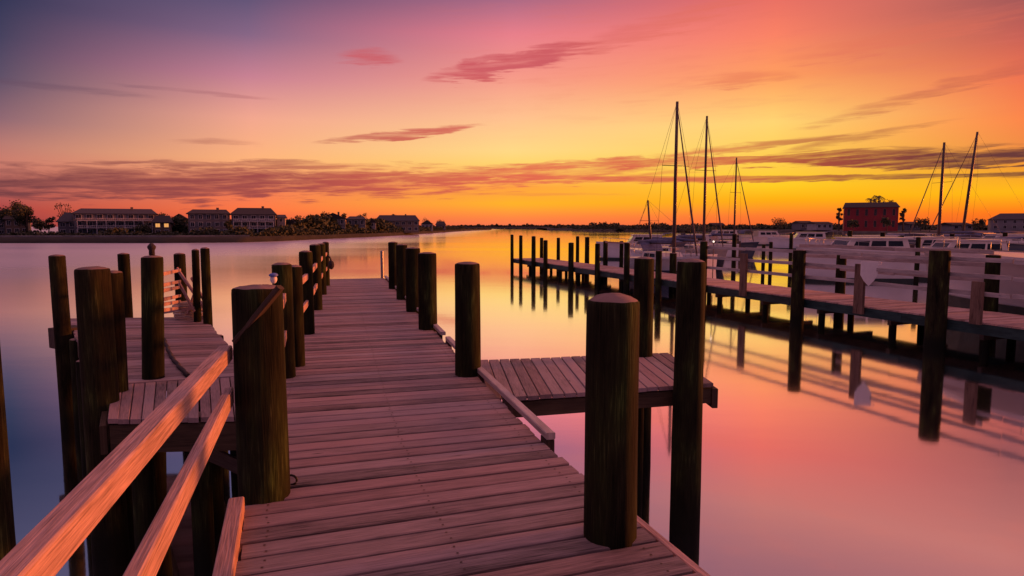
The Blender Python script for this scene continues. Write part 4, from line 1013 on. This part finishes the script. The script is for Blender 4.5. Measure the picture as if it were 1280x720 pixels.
house('narrow cream gable end lit at one side, right of the arched front house', 459, 470, 128, zg, 278, 272, 'wallw', 'roof', 2, 1, 8, 'gablefront', group=GH, chim=False)
house('long low brown house with a dark roof near the tip of the left shore', 470, 524, 138, zg, 276, 268.5, 'wallt', 'roof2', 2, 7, 9, group=GH, inset=.1)
house('small grey cottage near the tip of the left shore', 527, 541, 160, zg, 280, 275, 'wallw', 'roof', 1, 3, 8, 'gablefront', group=GH, chim=False)
house('last tiny cottage at the tip of the left shore', 545, 557, 180, zg, 281, 276.5, 'wallg', 'roof', 1, 2, 8, group=GH, chim=False)
house('low dark house behind trees between the small lit house and the white bayed one', 214, 236, 104, zg, 275, 267, 'wallt', 'roof', 2, 3, 7, 'gablefront', group=GH, chim=False)
house('tall narrow gabled house at the left edge of the photo, behind the broad tree', -14, 8, 99, zg, 272, 262, 'wallg', 'roof2', 3, 2, 7, 'gablefront', group=GH, chim=False)
house('small gabled house right of the narrow pale tower house, behind bushes', 358, 372, 108, zg, 281, 274, 'wallg', 'roof', 1, 2, 7, 'gablefront', group=GH, chim=False)
house('brown gabled house between the low boat shed and the gabled grey house', 384, 401, 116, zg, 280, 273, 'wallt', 'roof2', 2, 2, 7, 'gablefront', group=GH, chim=False)
house('low boat shed between the tree line and the middle houses on the left shore', 362, 384, 112, zg, 285, 281, 'wallw', 'roof', 1, 4, 7, group=GH, chim=False)

GT = 'trees on the left shore'
def tr(px, D, ytop, wpx, label, seed, mat='leaf', z=.8, **kw):
    D *= Q; z *= Q; D = max(D, shoreD(px)+(9 if D < 97*Q or 'dark bush' in label else 24)); c = PD(px, 300, D); h = PD(px, ytop, D).z-z; tree(label, (c.x, D, z), h, wpx*mpp(D), mat, seed=seed, group=GT, **kw)
tr(14, 100, 250, 34, 'broad dark tree at the left edge of the photo, tallest on the left shore', 1, n=2200, clumps=16)
tr(34, 96, 254, 30, 'round dark tree right of the tallest one at the left edge', 2, n=1800, clumps=14)
tr(52, 95, 272, 26, 'low bushy tree left of the bare branched one', 3, 'leaf2', n=1200)
tr(83, 104, 250, 30, 'sparse bare branched tree showing above the lower grey wing', 4, 'leaf2', n=170, bare=True, clumps=18)
tr(62, 101, 269, 16, 'small ragged tree beside the lower grey wing', 12, n=500)
tr(180, 93, 282, 26, 'dark bush in front of the right end of the long apartment house', 5, n=900, trunk=.15)
tr(206, 104, 262, 26, 'dark tree rising behind the small house with lit windows', 6, n=1200)
tr(226, 97, 264, 26, 'dark tree filling the gap left of the white bayed house', 7, n=1400, trunk=.2)
tr(286, 92, 275, 14, 'slim dark tree between the two three storey houses', 8, n=500)
tr(369, 116, 268, 22, 'dark tree right of the narrow pale tower house', 9, n=900, trunk=.2)
tr(388, 120, 271, 22, 'low spreading tree left of the gabled grey house', 10, 'leaf2', n=900, trunk=.2)
tr(410, 130, 262, 22, 'dark tree crown showing above the gabled grey house', 11, n=900)
tr(430, 134, 264, 14, 'pointed tree crown right of the gabled roof', 13, n=500)
tr(454, 138, 264, 20, 'round dark tree above the arched front house', 14, n=800)
tr(493, 150, 265.5, 10, 'small tree crown above the long low brown house', 15, n=300)
tr(532, 175, 272, 14, 'small tree behind the grey cottage', 16, n=400)
tr(551, 195, 274, 14, 'last dark tree before the tip of the left shore', 17, n=400)
tr(342, 103, 264, 14, 'slim tree behind the right end of the broad three storey house', 18, n=400)
# shore shrubs in one mass along the bank
def shrubs(name, pts, label, hgt, n, seed, dy=(3, 9), z=.7, mat='leaf', leaf=.3):
    rr = random.Random(seed); m_ = MB()
    for i in range(n):
        k = rr.random()*(len(pts)-1); a_, b_ = pts[int(k)], pts[int(k)+1]; t = k-int(k); x = a_[0]+(b_[0]-a_[0])*t; y = a_[1]+(b_[1]-a_[1])*t+rr.uniform(*dy)
        hh = hgt*(.35+.65*abs(noise.noise(Vector((x*.18, seed, 0))))*2); p = Vector((x, y, z+rr.random()*hh))
        u = Vector((rr.gauss(0, 1), rr.gauss(0, 1), rr.gauss(0, 1))).normalized(); v = u.cross(Vector((rr.gauss(0, 1), rr.gauss(0, 1), rr.gauss(0, 1)))).normalized(); l_ = leaf*rr.uniform(.5, 1.3)
        q = len(m_.v); m_.v += [p-u*l_, p+v*l_*.7, p+u*l_, p-v*l_*.7]; m_.face((q, q+1, q+2, q+3))
    o = m_.build(name, M[mat]); tag(o, label, 'shrubs', kind='stuff')
shrubs('shore_shrubs', left_pts[2:], 'dark low shrubs growing between the houses of the left shore', 2.2, 14000, 5, dy=(6, 11))
shrubs('shore_woods', left_pts[2:11], 'low dark wood behind the houses of the left shore', 4.4, 24000, 6, dy=(24, 40), leaf=.6)
shrubs('distant_woods', [(-350, 830), (-60, 812), (120, 792), (400, 652), (900, 612), (1500, 612)], 'low dark wood along the far shore on the horizon', 3.2, 14000, 8, dy=(5, 30), z=2.2, leaf=1.6)
shrubs('harbour_woods', [(30*Q, 300*Q), (75*Q, 235*Q), (110*Q, 175*Q), (170*Q, 150*Q), (280*Q, 140*Q)], 'dark low wood behind the marina on the right', 3.4, 14000, 9, dy=(10, 40), z=1.4, leaf=.8)
shrubs('point_shrubs', [W0(690, 287.8), W0(760, 288.6), W0(860, 289.5), (72, 222)], 'low dark scrub on the spit of land behind the sailboats', 2.0, 7000, 10, dy=(7, 40), z=1.3, leaf=.6)

# red building, grey boathouse, small far houses on the right
D_ = 140; zg2 = 1.3
r_ = house('red harbour building with a dark hipped roof above the moored boats', 1054, 1120, D_, zg2, 259, 252, 'wallr', 'roof', 2, 6, 10, group=None, name='harbour_building', inset=.04, trimcol=False, winw=.25, chim=False)
house('grey boathouse with a rounded low roof at the right edge of the photo', 1238, 1296, 150, zg2, 274, 266, 'wallw', 'roof2', 2, 5, 14, name='harbour_building', inset=.25, winw=.3, chim=False)
for i, (a_, b_, D2_, yw, yr, wl, lb) in enumerate([(1000, 1016, 190, 279, 276, 'wallg', 'tiny grey shed on the shore left of the red building'), (1020, 1040, 180, 279.5, 277, 'wallw', 'tiny pale shed touching the left side of the red building'),
        (1135, 1150, 170, 280, 277, 'wallg', 'tiny dark shed right of the red building'), (1190, 1215, 160, 281, 278, 'wallw', 'tiny pale shed behind the leaning mast'),
        (890, 905, 260, 281, 278.5, 'wallw', 'tiny pale house on the spit behind the tallest masts'), (770, 780, 300, 283, 281, 'wallw', 'tiny pale house on the spit left of the masts')]):
    house(lb, a_, b_, D2_, zg2, yw, yr, wl, 'roof', 1, 3, 6, 'gable', group='small sheds on the right shore', chim=False)
zg2 *= Q; c = PD(1096, 283, 150*Q)
palm('palm tree whose fronds show above the right half of the red building roof', (c.x, 150*Q, zg2), PD(1096, 246, 150*Q).z-zg2, 2.6, 3)
c = PD(1112, 283, 152*Q); palm('smaller palm tree above the right end of the red building roof', (c.x, 152*Q, zg2), PD(1112, 251, 152*Q).z-zg2, 1.5, 5)
c = PD(1086, 283, 148*Q); palm('palm tree just left of the taller one above the red building roof', (c.x, 148*Q, zg2), PD(1086, 249, 148*Q).z-zg2, 1.8, 8)
GT = 'trees on the right shore'
for px, D2_, yt, wp, lb, sd in ((1048, 138, 254, 8, 'thin tree at the left corner of the red building', 31), (1128, 138, 257, 9, 'thin tree at the right corner of the red building', 32),
                               (975, 200, 274, 26, 'low dark tree left of the sheds on the right shore', 33), (1150, 150, 273, 22, 'low dark tree between the red building and the upright mast', 34), (1098, 158, 244, 22, 'broad dark tree rising behind the right half of the red building roof', 36), (1066, 130, 274, 14, 'dark bush in front of the left part of the red building', 37), (1108, 130, 271, 18, 'dark bush in front of the right part of the red building', 38), (1222, 130, 274, 18, 'low dark tree left of the grey boathouse', 35)):
    D2_ *= Q; c = PD(px, 300, D2_); tree(lb, (c.x, D2_, zg2), PD(px, yt, D2_).z-zg2, wp*mpp(D2_), 'leaf', 500, sd, GT, leaf=.3)
# background of moored-boat pilings
for i, (px, D2_, yt) in enumerate(((1103, 30, 290), (1148, 24, 296), (1190, 31, 292), (1062, 34, 288), (1256, 28, 290))):
    piling(px, 300, 0, 5.5, yt, ['thin piling by the cabin of the pale cruiser', 'dark piling between the two pale hulls', 'dark piling just right of the thickest pier piling', 'thin piling left of the white motor boat', 'dark piling behind the large cruiser at the right edge'][i], 'mooring pilings in the marina', D=D2_*Q, seg=12, name='mooring_piling')
S.render.engine = 'CYCLES'; S.render.resolution_x = 1024; S.render.resolution_y = 576
